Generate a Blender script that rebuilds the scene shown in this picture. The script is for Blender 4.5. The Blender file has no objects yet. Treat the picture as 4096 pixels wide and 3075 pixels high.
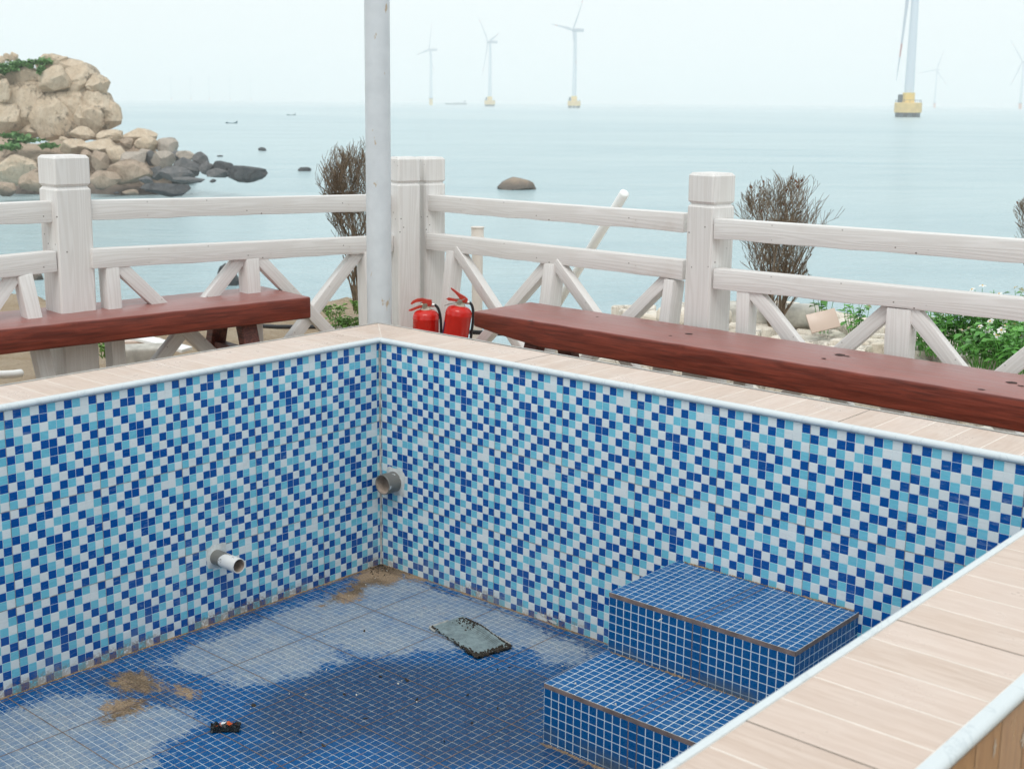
import bpy, bmesh, math, random
from mathutils import Vector, Matrix, noise, Euler
random.seed(7)
S = bpy.context.scene
COL = S.collection
R = math.radians
# ------------------------------------------------------------------ camera
FPX, W0, H0 = 5111.44, 4096.0, 3075.0
CAM = Vector((3.45556, -3.22904, 0.89441))
YAW, PITCH, ROLL = -0.731467, -0.185389, 0.0078003
SX, SY = -87.24, -173.285   # the photograph is a slightly off-centre crop
fw = Vector((math.cos(PITCH)*math.sin(YAW), math.cos(PITCH)*math.cos(YAW), math.sin(PITCH)))
rt0 = Vector((math.cos(YAW), -math.sin(YAW), 0)); up0 = rt0.cross(fw)
RT = rt0*math.cos(ROLL)+up0*math.sin(ROLL); UP = -rt0*math.sin(ROLL)+up0*math.cos(ROLL)
K = 4096/2212.0
def ray(u, v): return fw + RT*((u*K-W0/2-SX)/FPX) - UP*((v*K-H0/2-SY)/FPX)
def P(u, v, D): return CAM + ray(u, v)*D
def onz(u, v, z):
    d = ray(u, v); return CAM + d*((z-CAM.z)/d.z)
cam = bpy.data.cameras.new('camera'); co = bpy.data.objects.new('camera', cam); COL.objects.link(co)
cam.sensor_width = 36; cam.lens = FPX/W0*36; cam.shift_x = -SX/W0; cam.shift_y = SY/W0; cam.clip_end = 60000; cam.clip_start = .05
m = Matrix((RT, UP, -fw)).transposed().to_4x4(); m.translation = CAM; co.matrix_world = m
cam.dof.use_dof = True; cam.dof.focus_distance = 4.7; cam.dof.aperture_fstop = 8
S.camera = co
SEA = -8.0; G = -.52; FZ = -.869

# ------------------------------------------------------------------ helpers
def link(o, parent=None):
    COL.objects.link(o)
    if parent: o.parent = parent
    return o
def tag(o, label=None, cat=None, group=None, kind=None):
    if label: o['label'] = label
    if cat: o['category'] = cat
    if group: o['group'] = group
    if kind: o['kind'] = kind
    return o
def empty(name, loc, label, cat, group=None, rot=(0, 0, 0)):
    o = bpy.data.objects.new(name, None); o.location = loc; o.rotation_euler = rot
    o.empty_display_size = .1
    return tag(link(o), label, cat, group)
def obj(name, bm, mats, parent=None, smooth=False, matrix=None):
    me = bpy.data.meshes.new(name); bm.normal_update(); bm.to_mesh(me); bm.free()
    for mt in (mats if isinstance(mats, (list, tuple)) else [mats]): me.materials.append(mt)
    if smooth:
        for p in me.polygons: p.use_smooth = True
    o = bpy.data.objects.new(name, me); link(o, parent)
    if matrix is not None: o.matrix_local = matrix
    return o
def shade(o, ang=40):
    me = o.data
    for p in me.polygons: p.use_smooth = True
    me.set_sharp_from_angle(angle=R(ang)); return o
def box(bm, c, s, M=None, mi=0):
    r = bmesh.ops.create_cube(bm, size=1, matrix=Matrix.Translation(c) @ Matrix.Diagonal((*s, 1)))
    if M is not None: bmesh.ops.transform(bm, matrix=M, verts=r['verts'])
    if mi:
        for v in r['verts']:
            for f in v.link_faces: f.material_index = mi
    return r['verts']
def bevel(bm, w, seg=2, ang=30):
    es = [e for e in bm.edges if len(e.link_faces) == 2 and e.calc_face_angle(0) > R(ang)]
    bmesh.ops.bevel(bm, geom=es, offset=w, segments=seg, affect='EDGES', profile=.5)
def tube(bm, pts, rad, n=8, cap=True, mi=0):
    rad = rad if isinstance(rad, (list, tuple)) else [rad]*len(pts)
    rings = []; prev = None
    for i, p in enumerate(pts):
        a = pts[max(i-1, 0)]; b = pts[min(i+1, len(pts)-1)]
        d = (Vector(b)-Vector(a)).normalized()
        if prev is None:
            x = d.orthogonal().normalized()
        else:
            x = (prev - d*prev.dot(d))
            x = x.normalized() if x.length > 1e-6 else d.orthogonal().normalized()
        prev = x; y = d.cross(x)
        rings.append([bm.verts.new(Vector(p)+(x*math.cos(t)+y*math.sin(t))*rad[i]) for t in [2*math.pi*k/n for k in range(n)]])
    for a, b in zip(rings, rings[1:]):
        for k in range(n):
            f = bm.faces.new((a[k], a[(k+1) % n], b[(k+1) % n], b[k])); f.material_index = mi
    if cap:
        for r_, rev in ((rings[0], True), (rings[-1], False)):
            f = bm.faces.new(list(reversed(r_)) if rev else r_); f.material_index = mi
    return rings
def lathe(bm, prof, n=24, M=None, mi=0):
    rings = []
    for r_, z in prof:
        ring = [Vector((max(r_, 1e-4)*math.cos(t), max(r_, 1e-4)*math.sin(t), z)) for t in [2*math.pi*k/n for k in range(n)]]
        rings.append([bm.verts.new(M @ v if M is not None else v) for v in ring])
    for a, b in zip(rings, rings[1:]):
        for k in range(n):
            f = bm.faces.new((a[k], a[(k+1) % n], b[(k+1) % n], b[k])); f.material_index = mi
    return rings
def prism(bm, outline, depth, mi=0):
    """outline in local xz, extruded along y from 0 to depth"""
    a = [bm.verts.new((x, 0, z)) for x, z in outline]; b = [bm.verts.new((x, depth, z)) for x, z in outline]
    bm.faces.new(a).material_index = mi; bm.faces.new(list(reversed(b))).material_index = mi
    n = len(a)
    for i in range(n): bm.faces.new((a[i], b[i], b[(i+1) % n], a[(i+1) % n])).material_index = mi

# ------------------------------------------------------------------ materials
class N:
    def __init__(s, name, rough=.6, base=(.5, .5, .5), **kw):
        s.m = bpy.data.materials.new(name); s.m.use_nodes = True; s.t = s.m.node_tree
        s.b = s.t.nodes['Principled BSDF']; s.b.inputs['Roughness'].default_value = rough
        s.b.inputs['Base Color'].default_value = (*base, 1)
        for k, v in kw.items(): s.b.inputs[k].default_value = v
    def n(s, typ, **kw):
        nd = s.t.nodes.new(typ)
        for k, v in kw.items():
            if k.startswith('i_'):
                key = k[2:]; key = int(key) if key.isdigit() else key.replace('_', ' ')
                if hasattr(v, 'is_linked') or isinstance(v, bpy.types.NodeSocket): s.t.links.new(v, nd.inputs[key])
                else: nd.inputs[key].default_value = v
            else: setattr(nd, k, v)
        return nd
    def l(s, a, b): s.t.links.new(a, b)
    def coord(s, kind='Object', scale=(1, 1, 1), rot=(0, 0, 0)):
        c = s.n('ShaderNodeTexCoord'); mp = s.n('ShaderNodeMapping'); s.l(c.outputs[kind], mp.inputs[0])
        mp.inputs['Scale'].default_value = scale; mp.inputs['Rotation'].default_value = rot; return mp.outputs[0]
    def geo(s, scale=(1, 1, 1)):
        c = s.n('ShaderNodeNewGeometry'); mp = s.n('ShaderNodeMapping'); s.l(c.outputs['Position'], mp.inputs[0])
        mp.inputs['Scale'].default_value = scale; return mp.outputs[0]
    def noise(s, vec, scale=5, detail=4, rough=.55, dist=0):
        nd = s.n('ShaderNodeTexNoise'); s.l(vec, nd.inputs['Vector'])
        nd.inputs['Scale'].default_value = scale; nd.inputs['Detail'].default_value = detail
        nd.inputs['Roughness'].default_value = rough; nd.inputs['Distortion'].default_value = dist
        return nd.outputs['Fac']
    def ramp(s, fac, lo, hi, a=0., b=1.):
        nd = s.n('ShaderNodeMapRange'); nd.interpolation_type = 'SMOOTHSTEP'; s.l(fac, nd.inputs[0])
        for i, v in zip((1, 2, 3, 4), (lo, hi, a, b)): nd.inputs[i].default_value = v
        return nd.outputs[0]
    def math(s, op, a, b=0.):
        nd = s.n('ShaderNodeMath'); nd.operation = op; nd.use_clamp = False
        for i, v in ((0, a), (1, b)):
            if isinstance(v, (int, float)): nd.inputs[i].default_value = v
            else: s.l(v, nd.inputs[i])
        return nd.outputs[0]
    def mix(s, fac, a, b, mode='MIX'):
        nd = s.n('ShaderNodeMix'); nd.data_type = 'RGBA'; nd.blend_type = mode
        for i, v in ((0, fac), (6, a), (7, b)):
            if isinstance(v, (int, float)): nd.inputs[i].default_value = v
            elif isinstance(v, tuple): nd.inputs[i].default_value = (*v, 1)[:4]
            else: s.l(v, nd.inputs[i])
        return nd.outputs[2]
    def color(s, c): s.l(c, s.b.inputs['Base Color'])
    def roughness(s, c): s.l(c, s.b.inputs['Roughness'])
    def bump(s, h, strength=.3, dist=.01):
        nd = s.n('ShaderNodeBump'); s.l(h, nd.inputs['Height']); nd.inputs['Strength'].default_value = strength
        nd.inputs['Distance'].default_value = dist; s.l(nd.outputs[0], s.b.inputs['Normal'])
    def attr(s, name):
        nd = s.n('ShaderNodeAttribute'); nd.attribute_name = name; return nd
    def sep(s, vec):
        nd = s.n('ShaderNodeSeparateXYZ'); s.l(vec, nd.inputs[0]); return nd.outputs

def mat_grain(name, c1, c2, rough, stretch=(.55, 13, 13), bump=.16, dirt=(.32, .27, .21), speck=True, bd=.004):
    k = N(name, rough); v = k.coord('Object', stretch)
    n1 = k.noise(v, 1.3, 2, .45, .5); w = k.n('ShaderNodeTexWave'); w.wave_type = 'BANDS'; w.bands_direction = 'Y'
    mp = k.n('ShaderNodeVectorMath'); mp.operation = 'ADD'; k.l(v, mp.inputs[0])
    sc = k.n('ShaderNodeVectorMath'); sc.operation = 'SCALE'; cn = k.n('ShaderNodeCombineXYZ')
    k.l(n1, cn.inputs[1]); k.l(n1, cn.inputs[2]); k.l(cn.outputs[0], sc.inputs[0]); sc.inputs['Scale'].default_value = 2.2
    k.l(sc.outputs[0], mp.inputs[1]); k.l(mp.outputs[0], w.inputs['Vector']); w.inputs['Scale'].default_value = 1.3
    w.bands_direction = 'DIAGONAL'
    fine = k.noise(k.coord('Object', (1.5, 90, 90)), 1.2, 2)
    g = k.math('ADD', k.math('MULTIPLY', w.outputs['Fac'], .6), k.math('MULTIPLY', fine, .4))
    big = k.noise(k.coord('Object'), 3.5, 5, .6)
    c = k.mix(k.ramp(g, .25, .8), c1, c2)
    c = k.mix(k.math('MULTIPLY', k.ramp(big, .55, .8), .4), c, dirt)
    if speck:
        sp = k.n('ShaderNodeTexVoronoi'); k.l(k.coord('Object'), sp.inputs['Vector']); sp.inputs['Scale'].default_value = 28
        msk = k.math('MULTIPLY', k.ramp(sp.outputs['Distance'], .12, .07), k.ramp(k.noise(k.coord('Object'), 6, 2), .56, .62))
        c = k.mix(msk, c, (.10, .08, .06))
    k.color(c); k.bump(g, bump, bd); return k.m

M = {}
M['white'] = mat_grain('white_grained_paint', (.70, .675, .655), (.755, .735, .72), .55, dirt=(.52, .45, .39))
def red_mat():
    k = N('red_brown_stained_wood', .38); v = k.coord('Object', (1.4, 16, 16))
    n1 = k.noise(v, 3, 6, .65, .8); n2 = k.noise(k.coord('Object', (2.5, 75, 75)), 1.6, 4, .65); big = k.noise(k.coord('Object'), 2.2, 4)
    c = k.mix(k.ramp(n1, .3, .72), (.11, .017, .009), (.25, .045, .024))
    c = k.mix(k.math('MULTIPLY', k.ramp(n2, .48, .66), .6), c, (.055, .012, .008))
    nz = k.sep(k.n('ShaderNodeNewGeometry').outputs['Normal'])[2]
    c = k.mix(k.math('MULTIPLY', k.ramp(nz, .6, .95), k.ramp(big, .2, .8, .35, .62)), c, (.46, .24, .225))  # pinkish sheen of the seat top, painted into the colour of upward faces
    k.color(c); k.roughness(k.ramp(n1, .2, .9, .30, .5)); k.bump(k.math('ADD', n1, n2), .35, .003); return k.m
M['red'] = red_mat()
M['leg'] = mat_grain('dark_bench_leg_wood', (.085, .022, .015), (.17, .045, .03), .5, dirt=(.06, .03, .025), speck=False)
M['hole'] = N('knot_hole_dark', .7, (.03, .008, .006)).m

def coping_mat(name, c1, c2, c3):
    k = N(name, .33); a = k.attr('rnd').outputs['Fac']
    v = k.coord('Object', (1, 1, 1)); off = k.n('ShaderNodeCombineXYZ'); k.l(k.math('MULTIPLY', a, 37.), off.inputs[0]); k.l(k.math('MULTIPLY', a, 91.), off.inputs[2])
    ad = k.n('ShaderNodeVectorMath'); k.l(v, ad.inputs[0]); k.l(off.outputs[0], ad.inputs[1])
    uv = k.attr('dir').outputs['Vector']
    sc = k.n('ShaderNodeVectorMath'); sc.operation = 'MULTIPLY'; k.l(ad.outputs[0], sc.inputs[0]); k.l(uv, sc.inputs[1])
    n1 = k.noise(sc.outputs[0], 4.0, 5, .6, 1.5); n2 = k.noise(sc.outputs[0], 22, 3, .5)
    c = k.mix(k.ramp(n1, .3, .72), c1, c2); c = k.mix(k.math('MULTIPLY', k.ramp(n2, .5, .7), .45), c, c3)
    c = k.mix(k.math('MULTIPLY', k.math('SUBTRACT', a, .3), .35), c, (.75, .62, .56))
    k.color(c); k.roughness(k.ramp(k.noise(v, 9, 4), .3, .7, .26, .5)); k.bump(n2, .12, .001); return k.m
M['plank'] = coping_mat('wood_look_tile', (.55, .425, .35), (.63, .51, .435), (.48, .355, .275))
M['clad'] = coping_mat('brown_wood_look_tile', (.36, .175, .065), (.47, .26, .11), (.24, .11, .04))
def simple(name, c, rough=.5, var=0., sc=8, **kw):
    k = N(name, rough, c, **kw)
    if var:
        n = k.noise(k.coord('Object'), sc, 5, .6)
        k.color(k.mix(k.ramp(n, .3, .7), tuple(x*(1-var) for x in c), tuple(min(1, x*(1+var)) for x in c)))
        k.bump(n, .15, .004)
    return k.m
M['joint'] = simple('pale_grout', (.76, .70, .64), .8, .08, 30)
M['darkjoint'] = simple('dark_open_joint', (.16, .12, .09), .9)
def marble():
    k = N('white_marble_trim', .22); n = k.noise(k.coord('Object'), 3.5, 5, .6, 2.5)
    vein = k.ramp(k.math('ABSOLUTE', k.math('SUBTRACT', n, .5)), .0, .018, 1, 0)
    k.color(k.mix(k.math('MULTIPLY', vein, .30), (.62, .67, .69), (.36, .42, .46))); return k.m
M['marble'] = marble()
M['metal'] = simple('edge_strip_metal', (.62, .62, .60), .35, .1, 30, Metallic=.7)
def tile_mat(name, c, rough, scuff):
    k = N(name, rough); g = k.geo()
    a = k.attr('rnd').outputs['Fac']
    col = k.mix(k.math('MULTIPLY', a, .22), c, tuple(x*.72 for x in c))
    # dried water marks and scuffs, uneven from patch to patch
    sm = k.noise(k.geo((14, 14, 60)), 1.2, 5, .7, .6); pt = k.noise(g, 2.3, 3, .6)
    msk = k.math('MULTIPLY', k.math('MULTIPLY', k.ramp(sm, .50, .78), k.ramp(pt, .47, .66)), scuff)
    col = k.mix(msk, col, (.45, .53, .58))
    # splashed dirt along the foot of the wall
    z = k.sep(k.n('ShaderNodeNewGeometry').outputs['Position'])[2]
    low = k.ramp(z, -.80, -.862, 0, 1); sp = k.noise(g, 95, 4, .7)
    d = k.math('MULTIPLY', k.ramp(k.math('ADD', sp, k.math('MULTIPLY', low, .17)), .56, .66), k.math('MULTIPLY', k.ramp(low, .25, .8), k.ramp(k.noise(g, 4, 3), .42, .6)))
    col = k.mix(k.math('MULTIPLY', d, .6), col, (.26, .17, .10))
    haz = k.math('MULTIPLY', k.ramp(z, -.70, -.85, 0, 1), k.ramp(k.noise(g, 9, 4), .45, .7, 0, .28))
    col = k.mix(haz, col, (.33, .40, .42))
    k.color(col); k.roughness(k.ramp(sm, .3, .7, rough*.7, min(1, rough*1.9))); return k.m
M['tB'] = tile_mat('dark_blue_tile', (.001, .080, .33), .16, .45)
M['tL'] = tile_mat('light_blue_tile', (.17, .54, .68), .2, .25)
M['tW'] = tile_mat('white_tile', (.74, .785, .79), .24, .10)
M['tG'] = tile_mat('wall_grout', (.70, .76, .78), .5, .05)
M['seam'] = simple('grey_panel_joint', (.30, .31, .31), .8, .5, 40)
def floor_mat(name, tile):
    k = N(name, .3); k.b.inputs['Specular IOR Level'].default_value = .36; g = k.geo()
    A = {n: k.attr(n).outputs['Fac'] for n in ('dust', 'grime', 'sand', 'rnd')}
    f1 = k.noise(g, 38, 6, .7); f2 = k.noise(g, 7, 5, .65); f3 = k.noise(g, 160, 3, .6); f4 = k.noise(k.geo((1, 2.2, 1)), 15, 6, .75, 2.2)
    mixn = k.math('ADD', k.math('ADD', k.math('MULTIPLY', f1, .35), k.math('MULTIPLY', f2, .3)), k.math('MULTIPLY', f4, .35))
    def mask(a, lo, hi, amt=.55): return k.ramp(k.math('ADD', a, k.math('MULTIPLY', k.math('SUBTRACT', mixn, .5), amt)), lo, hi)
    dust = mask(A['dust'], .42, .60, 2.0); gr = mask(A['grime'], .2, .95, 2.2); sand = mask(A['sand'], .42, .66, 2.3)
    if tile:
        c = k.mix(k.math('MULTIPLY', A['rnd'], .35), (.001, .080, .25), (.001, .052, .175))
        c = k.mix(k.math('MULTIPLY', k.ramp(f1, .5, .68), k.ramp(f2, .4, .65, .05, .5)), c, (.040, .055, .065))
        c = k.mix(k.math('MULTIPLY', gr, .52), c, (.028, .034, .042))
        dc = k.mix(k.ramp(f3, .35, .7), (.18, .25, .32), (.38, .40, .41)); dc = k.mix(k.ramp(f2, .4, .65, 0, .5), dc, (.07, .17, .32))
        c = k.mix(k.math('MULTIPLY', dust, k.ramp(f4, .30, .62, .55, .96)), c, dc)
        c = k.mix(k.math('MULTIPLY', k.math('MULTIPLY', k.ramp(f1, .60, .70), dust), .5), c, (.36, .27, .22))
    else:
        c = k.mix(k.ramp(f1, .45, .62), (.50, .58, .62), (.24, .16, .12))
        c = k.mix(gr, c, k.mix(k.ramp(f1, .4, .6), (.15, .085, .06), (.40, .40, .39)))
        c = k.mix(k.math('MULTIPLY', dust, .7), c, (.56, .58, .58))
    c = k.mix(sand, c, k.mix(k.ramp(f2, .42, .60), k.mix(k.ramp(f3, .35, .65), (.085, .060, .038), (.20, .14, .085)), k.mix(k.ramp(f3, .3, .7), (.20, .14, .09), (.38, .27, .17))))
    k.color(c)
    ro = k.math('ADD', k.math('MULTIPLY', k.math('MAXIMUM', dust, sand), .6), k.ramp(f1, .3, .7, .12, .34)); k.roughness(ro)
    k.bump(k.math('ADD', k.math('MULTIPLY', sand, 1.), k.math('MULTIPLY', f3, .15)), .4, .003); return k.m
M['fB'] = floor_mat('dusty_blue_floor_tile', True); M['fG'] = floor_mat('stained_floor_grout', False)
def step_mat(name, base, grout):
    k = N(name, .22); k.b.inputs['Specular IOR Level'].default_value = .32; g = k.geo(); a = k.attr('rnd').outputs['Fac']; nrm = k.sep(k.n('ShaderNodeNewGeometry').outputs['Normal'])[2]
    f1 = k.noise(g, 60, 5, .7); f2 = k.noise(g, 6, 4, .6)
    c = k.mix(k.math('MULTIPLY', a, .3), base, tuple(x*.7 for x in base))
    top = k.ramp(nrm, .5, .9)
    dm = k.math('MULTIPLY', top, k.math('MULTIPLY', k.ramp(f1, .42, .78, .05, .9), k.ramp(f2, .42, .7, .06, .6)))
    c = k.mix(dm, c, (.24, .38, .54))
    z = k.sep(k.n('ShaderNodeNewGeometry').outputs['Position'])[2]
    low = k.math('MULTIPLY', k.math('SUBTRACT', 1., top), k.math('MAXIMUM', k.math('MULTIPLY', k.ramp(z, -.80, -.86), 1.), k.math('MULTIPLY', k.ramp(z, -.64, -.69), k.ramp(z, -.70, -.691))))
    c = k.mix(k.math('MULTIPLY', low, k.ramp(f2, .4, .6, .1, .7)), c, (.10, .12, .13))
    k.color(c); k.roughness(k.ramp(f1, .3, .7, .18, .5)); return k.m
M['sB'] = step_mat('blue_step_tile', (.001, .092, .275), False); M['sG'] = step_mat('step_grout', (.72, .78, .80), True)
M['strip'] = simple('worn_brown_edge_strip', (.20, .145, .125), .55, .3, 25)
M['pole'] = simple('painted_pole', (.66, .69, .71), .38, .05, 12)
def pole():
    k = N('white_blue_painted_steel', .35); v = k.coord('Object'); n = k.noise(v, 14, 5, .6); r = k.noise(k.coord('Object', (6, 6, 2)), 5, 4, .6)
    c = k.mix(k.ramp(n, .3, .7), (.60, .63, .66), (.66, .69, .72)); c = k.mix(k.ramp(r, .665, .70), c, (.50, .40, .30))
    k.color(c); k.bump(k.noise(v, 60, 4, .6), .35, .002); return k.m
M['pole'] = pole()
def sea_mat():
    k = N('pale_sea_water', .22); k.b.inputs['IOR'].default_value = 1.33
    g = k.geo(); n1 = k.noise(k.geo((.5, .5, 1)), 1.6, 6, .65, .4); n2 = k.noise(k.geo((.02, .05, 1)), 1, 4, .6)
    n3 = k.noise(k.geo((.0012, .004, 1)), 1, 3, .5)
    rp = k.n('ShaderNodeMapping'); gg = k.n('ShaderNodeNewGeometry'); k.l(gg.outputs['Position'], rp.inputs[0]); rp.inputs['Rotation'].default_value = (0, 0, -.84)
    def rip(sx, sy):
        q = k.n('ShaderNodeMapping'); k.l(rp.outputs[0], q.inputs[0]); q.inputs['Scale'].default_value = (sx, sy, 1); return q.outputs[0]
    r1 = k.noise(rip(.03, .11), 1, 6, .72, .6); r2 = k.noise(rip(.005, .03), 1, 5, .65, .4); r3 = k.noise(rip(.35, .9), 1, 5, .7)
    c = k.mix(n2, (.35, .49, .535), (.40, .54, .58)); c = k.mix(k.ramp(r1, .42, .66, 0, .55), c, (.26, .41, .47)); c = k.mix(k.ramp(r2, .45, .62, 0, .5), c, (.48, .61, .635))
    c = k.mix(k.ramp(r3, .55, .72, 0, .45), c, (.19, .33, .39)); c = k.mix(k.ramp(n3, .4, .62, 0, .6), c, (.46, .59, .615))
    k.color(c); k.bump(k.math('ADD', k.math('MULTIPLY', r3, 2.2), k.math('MULTIPLY', n2, 2.5)), .75, .45); return k.m
M['sea'] = sea_mat()
def rock_mat(name, c1, c2, c3, wet=True, sc=.5, bd=.25):
    k = N(name, .85); g = k.coord('Object'); n1 = k.noise(g, sc, 7, .65, .8); n2 = k.noise(g, sc*6, 5, .7); n3 = k.noise(k.coord('Object', (1, 1, .35)), sc*1.7, 6, .7, 1.5)
    c = k.mix(k.ramp(n1, .35, .68), c1, c2); c = k.mix(k.math('MULTIPLY', k.ramp(n3, .56, .70), .6), c, c3)
    crack = k.ramp(k.math('ABSOLUTE', k.math('SUBTRACT', n3, .47)), .0, .016, 1, 0)
    vo = k.n('ShaderNodeTexVoronoi'); vo.feature = 'DISTANCE_TO_EDGE'; vm = k.n('ShaderNodeVectorMath'); vm.operation = 'ADD'
    cb = k.n('ShaderNodeCombineXYZ'); k.l(n1, cb.inputs[0]); k.l(n2, cb.inputs[1]); k.l(n3, cb.inputs[2]); k.l(cb.outputs[0], vm.inputs[0]); k.l(k.coord('Object', (sc*.36, sc*.36, sc*.24) if wet else (sc, sc, sc)), vm.inputs[1])
    k.l(vm.outputs[0], vo.inputs['Vector']); vo.inputs['Scale'].default_value = 1.0
    frac = k.ramp(vo.outputs['Distance'], .006, .030, 1, 0); c = k.mix(k.math('MULTIPLY', frac, .6 if wet else .15), c, tuple(x*.28 for x in c1))
    c = k.mix(k.math('MULTIPLY', crack, .45), c, tuple(x*.3 for x in c1))
    if wet:
        z = k.sep(k.n('ShaderNodeNewGeometry').outputs['Position'])[2]
        w = k.ramp(k.math('ADD', z, k.math('MULTIPLY', n1, -1.6)), SEA-.6, SEA+.7, 1, 0); c = k.mix(k.math('MULTIPLY', w, .75), c, (.05, .052, .055))
    k.color(c); k.bump(k.math('SUBTRACT', k.math('ADD', n2, k.math('MULTIPLY', n3, 1.5)), k.math('MULTIPLY', frac, 1.2)), .8, bd); return k.m
M['rock'] = rock_mat('tan_granite', (.62, .49, .355), (.74, .62, .48), (.46, .31, .21))
M['rockbrown'] = rock_mat('brown_granite', (.42, .32, .24), (.54, .43, .33), (.24, .18, .15))
M['rockgrey'] = rock_mat('grey_rock', (.14, .145, .15), (.23, .22, .215), (.30, .22, .17))
M['rockpale'] = rock_mat('pale_granite', (.46, .40, .34), (.56, .49, .42), (.30, .23, .18))
M['rockdark'] = rock_mat('dark_wet_rock', (.07, .076, .082), (.125, .128, .13), (.13, .10, .085), False)
M['sand'] = None
def sand_mat():
    k = N('ochre_sand', .95); g = k.geo(); n1 = k.noise(g, 3, 6, .7); n2 = k.noise(g, 60, 5, .75); n3 = k.noise(g, 14, 5, .7)
    c = k.mix(k.ramp(n1, .3, .7), (.60, .44, .28), (.74, .60, .44)); c = k.mix(k.ramp(n2, .52, .7, 0, .65), c, (.34, .22, .13))
    c = k.mix(k.ramp(n3, .55, .72, 0, .6), c, (.80, .70, .57)); k.color(c)
    z = k.sep(k.n('ShaderNodeNewGeometry').outputs['Position'])[2]
    k.bump(k.math('ADD', n2, k.math('MULTIPLY', n3, 2.)), 1.0, .05); return k.m
M['sand'] = sand_mat()
M['stone'] = rock_mat('pale_flagstone', (.74, .67, .57), (.84, .79, .71), (.62, .50, .37), False, 4, .008)
M['mortar'] = simple('grey_mortar', (.60, .54, .46), .95, .4, 20)
M['concrete'] = simple('pale_concrete', (.55, .53, .48), .9, .2, 14)
M['pvc'] = simple('white_pvc', (.88, .89, .88), .35)
M['pvcdirty'] = None
def pvcd(name, k1, thr):
    k = N(name, .5); n = k.noise(k.coord('Object'), 26, 5, .65, .6)
    c = k.mix(k.ramp(n, thr, thr+.03), (.17, .165, .15), k1); k.color(c); k.bump(n, .4, .003); return k.m
M['greyglue'] = pvcd('grey_glued_pipe', (.62, .64, .64), .60); M['whitescuff'] = pvcd('scuffed_white_pipe', (.68, .68, .67), .38)
M['pipein'] = simple('dirty_pipe_inside', (.36, .29, .24), .8, .3, 40)
M['cream'] = simple('cream_mortar_collar', (.58, .60, .59), .85, .15, 40)
M['red_paint'] = simple('red_extinguisher_paint', (.62, .016, .010), .22, .06, 20)
M['red_dull'] = simple('red_lever_paint', (.50, .04, .022), .42, .1, 30)
M['brass'] = simple('dull_brass', (.42, .40, .32), .4, .15, 40, Metallic=.8)
M['ivory'] = simple('ivory_ring', (.62, .60, .50), .5)
M['black'] = simple('black_rubber', (.012, .013, .016), .45)
M['navy'] = simple('navy_label', (.015, .03, .10), .4); M['sticker'] = simple('white_sticker', (.75, .77, .76), .5)
M['twig'] = simple('brown_twig', (.19, .14, .095), .85, .3, 30); M['deadleaf'] = simple('dead_leaf', (.14, .055, .03), .8, .3, 30)
def leaf(name, c1, c2):
    k = N(name, .5); n = k.noise(k.geo(), 9, 4); k.color(k.mix(k.ramp(n, .35, .65), c1, c2)); k.b.inputs['Subsurface Weight'].default_value = 0; return k.m
M['leaf'] = leaf('green_leaf', (.07, .25, .035), (.15, .40, .08)); M['weed'] = leaf('weed_leaf', (.12, .26, .04), (.20, .36, .09))
M['petal'] = simple('white_petal', (.82, .82, .78), .6); M['yolk'] = simple('yellow_disc', (.70, .42, .04), .7)
M['moss'] = leaf('hill_scrub', (.06, .17, .05), (.16, .30, .09))
M['tower'] = simple('turbine_white', (.62, .68, .74), .4); M['blade'] = simple('turbine_blade', (.50, .54, .60), .4); M['bladered'] = simple('blade_red_band', (.5, .28, .28), .5)
M['yellow'] = simple('turbine_yellow', (.72, .50, .17), .5, .1, .3); M['orange'] = simple('turbine_orange', (.65, .20, .10), .5)
M['pile'] = simple('dark_pile', (.03, .05, .06), .7); M['hull'] = simple('dark_teal_hull', (.02, .10, .13), .6); M['ship'] = simple('pale_superstructure', (.45, .48, .50), .6)
M['meshgrey'] = simple('grey_green_mesh', (.27, .34, .35), .6, .25, 50); M['dirt'] = simple('black_brown_dirt', (.035, .028, .02), .95, .4, 60)
M['wrapblack'] = simple('black_wrapper', (.010, .011, .011), .22); M['wraporange'] = simple('orange_print', (.62, .11, .02), .35); M['foil'] = simple('silver_foil', (.65, .66, .68), .25, Metallic=.8)
M['bits'] = simple('pale_shell_bits', (.62, .58, .50), .8, .2, 90)

# ------------------------------------------------------------------ tiles
COLS = ['WBLBWBLBWBL', 'BLWLBLWLBLW', 'LWBWLWBWLWB', 'WBLBWBLBWBL', 'BBWLBLWLBLW', 'LWLWBBBWLWB',
        'WBLBWBLBWBL', 'BLWLBLWLBLW', 'LWBWLWBWBWB', 'WWLBWBLBWBL', 'BLWLBLWLBLW']
T = .3/11
def add_attr(me, name, vals):
    a = me.attributes.new(name, 'FLOAT', 'POINT'); a.data.foreach_set('value', vals)
def cell(vs, fs, mi, rn, O, U, V, Nn, u0, u1, v0, v1, gap, mat, h=.0007):
    g = gap/2; ch = .0005
    a = [(u0+g, v0+g), (u1-g, v0+g), (u1-g, v1-g), (u0+g, v1-g)]
    if a[1][0]-a[0][0] < .001 or a[2][1]-a[1][1] < .001: return
    b = [(u0+g+ch, v0+g+ch), (u1-g-ch, v0+g+ch), (u1-g-ch, v1-g-ch), (u0+g+ch, v1-g-ch)]
    n0 = len(vs); jr = random.random()
    for (u, v) in a: vs.append(O+U*u+V*v)
    for (u, v) in b: vs.append(O+U*u+V*v+Nn*h)
    for f in ((4, 5, 6, 7), (0, 1, 5, 4), (1, 2, 6, 5), (2, 3, 7, 6), (3, 0, 4, 7)):
        fs.append(tuple(n0+i for i in f)); mi.append(mat)
    rn += [jr]*8
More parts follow.
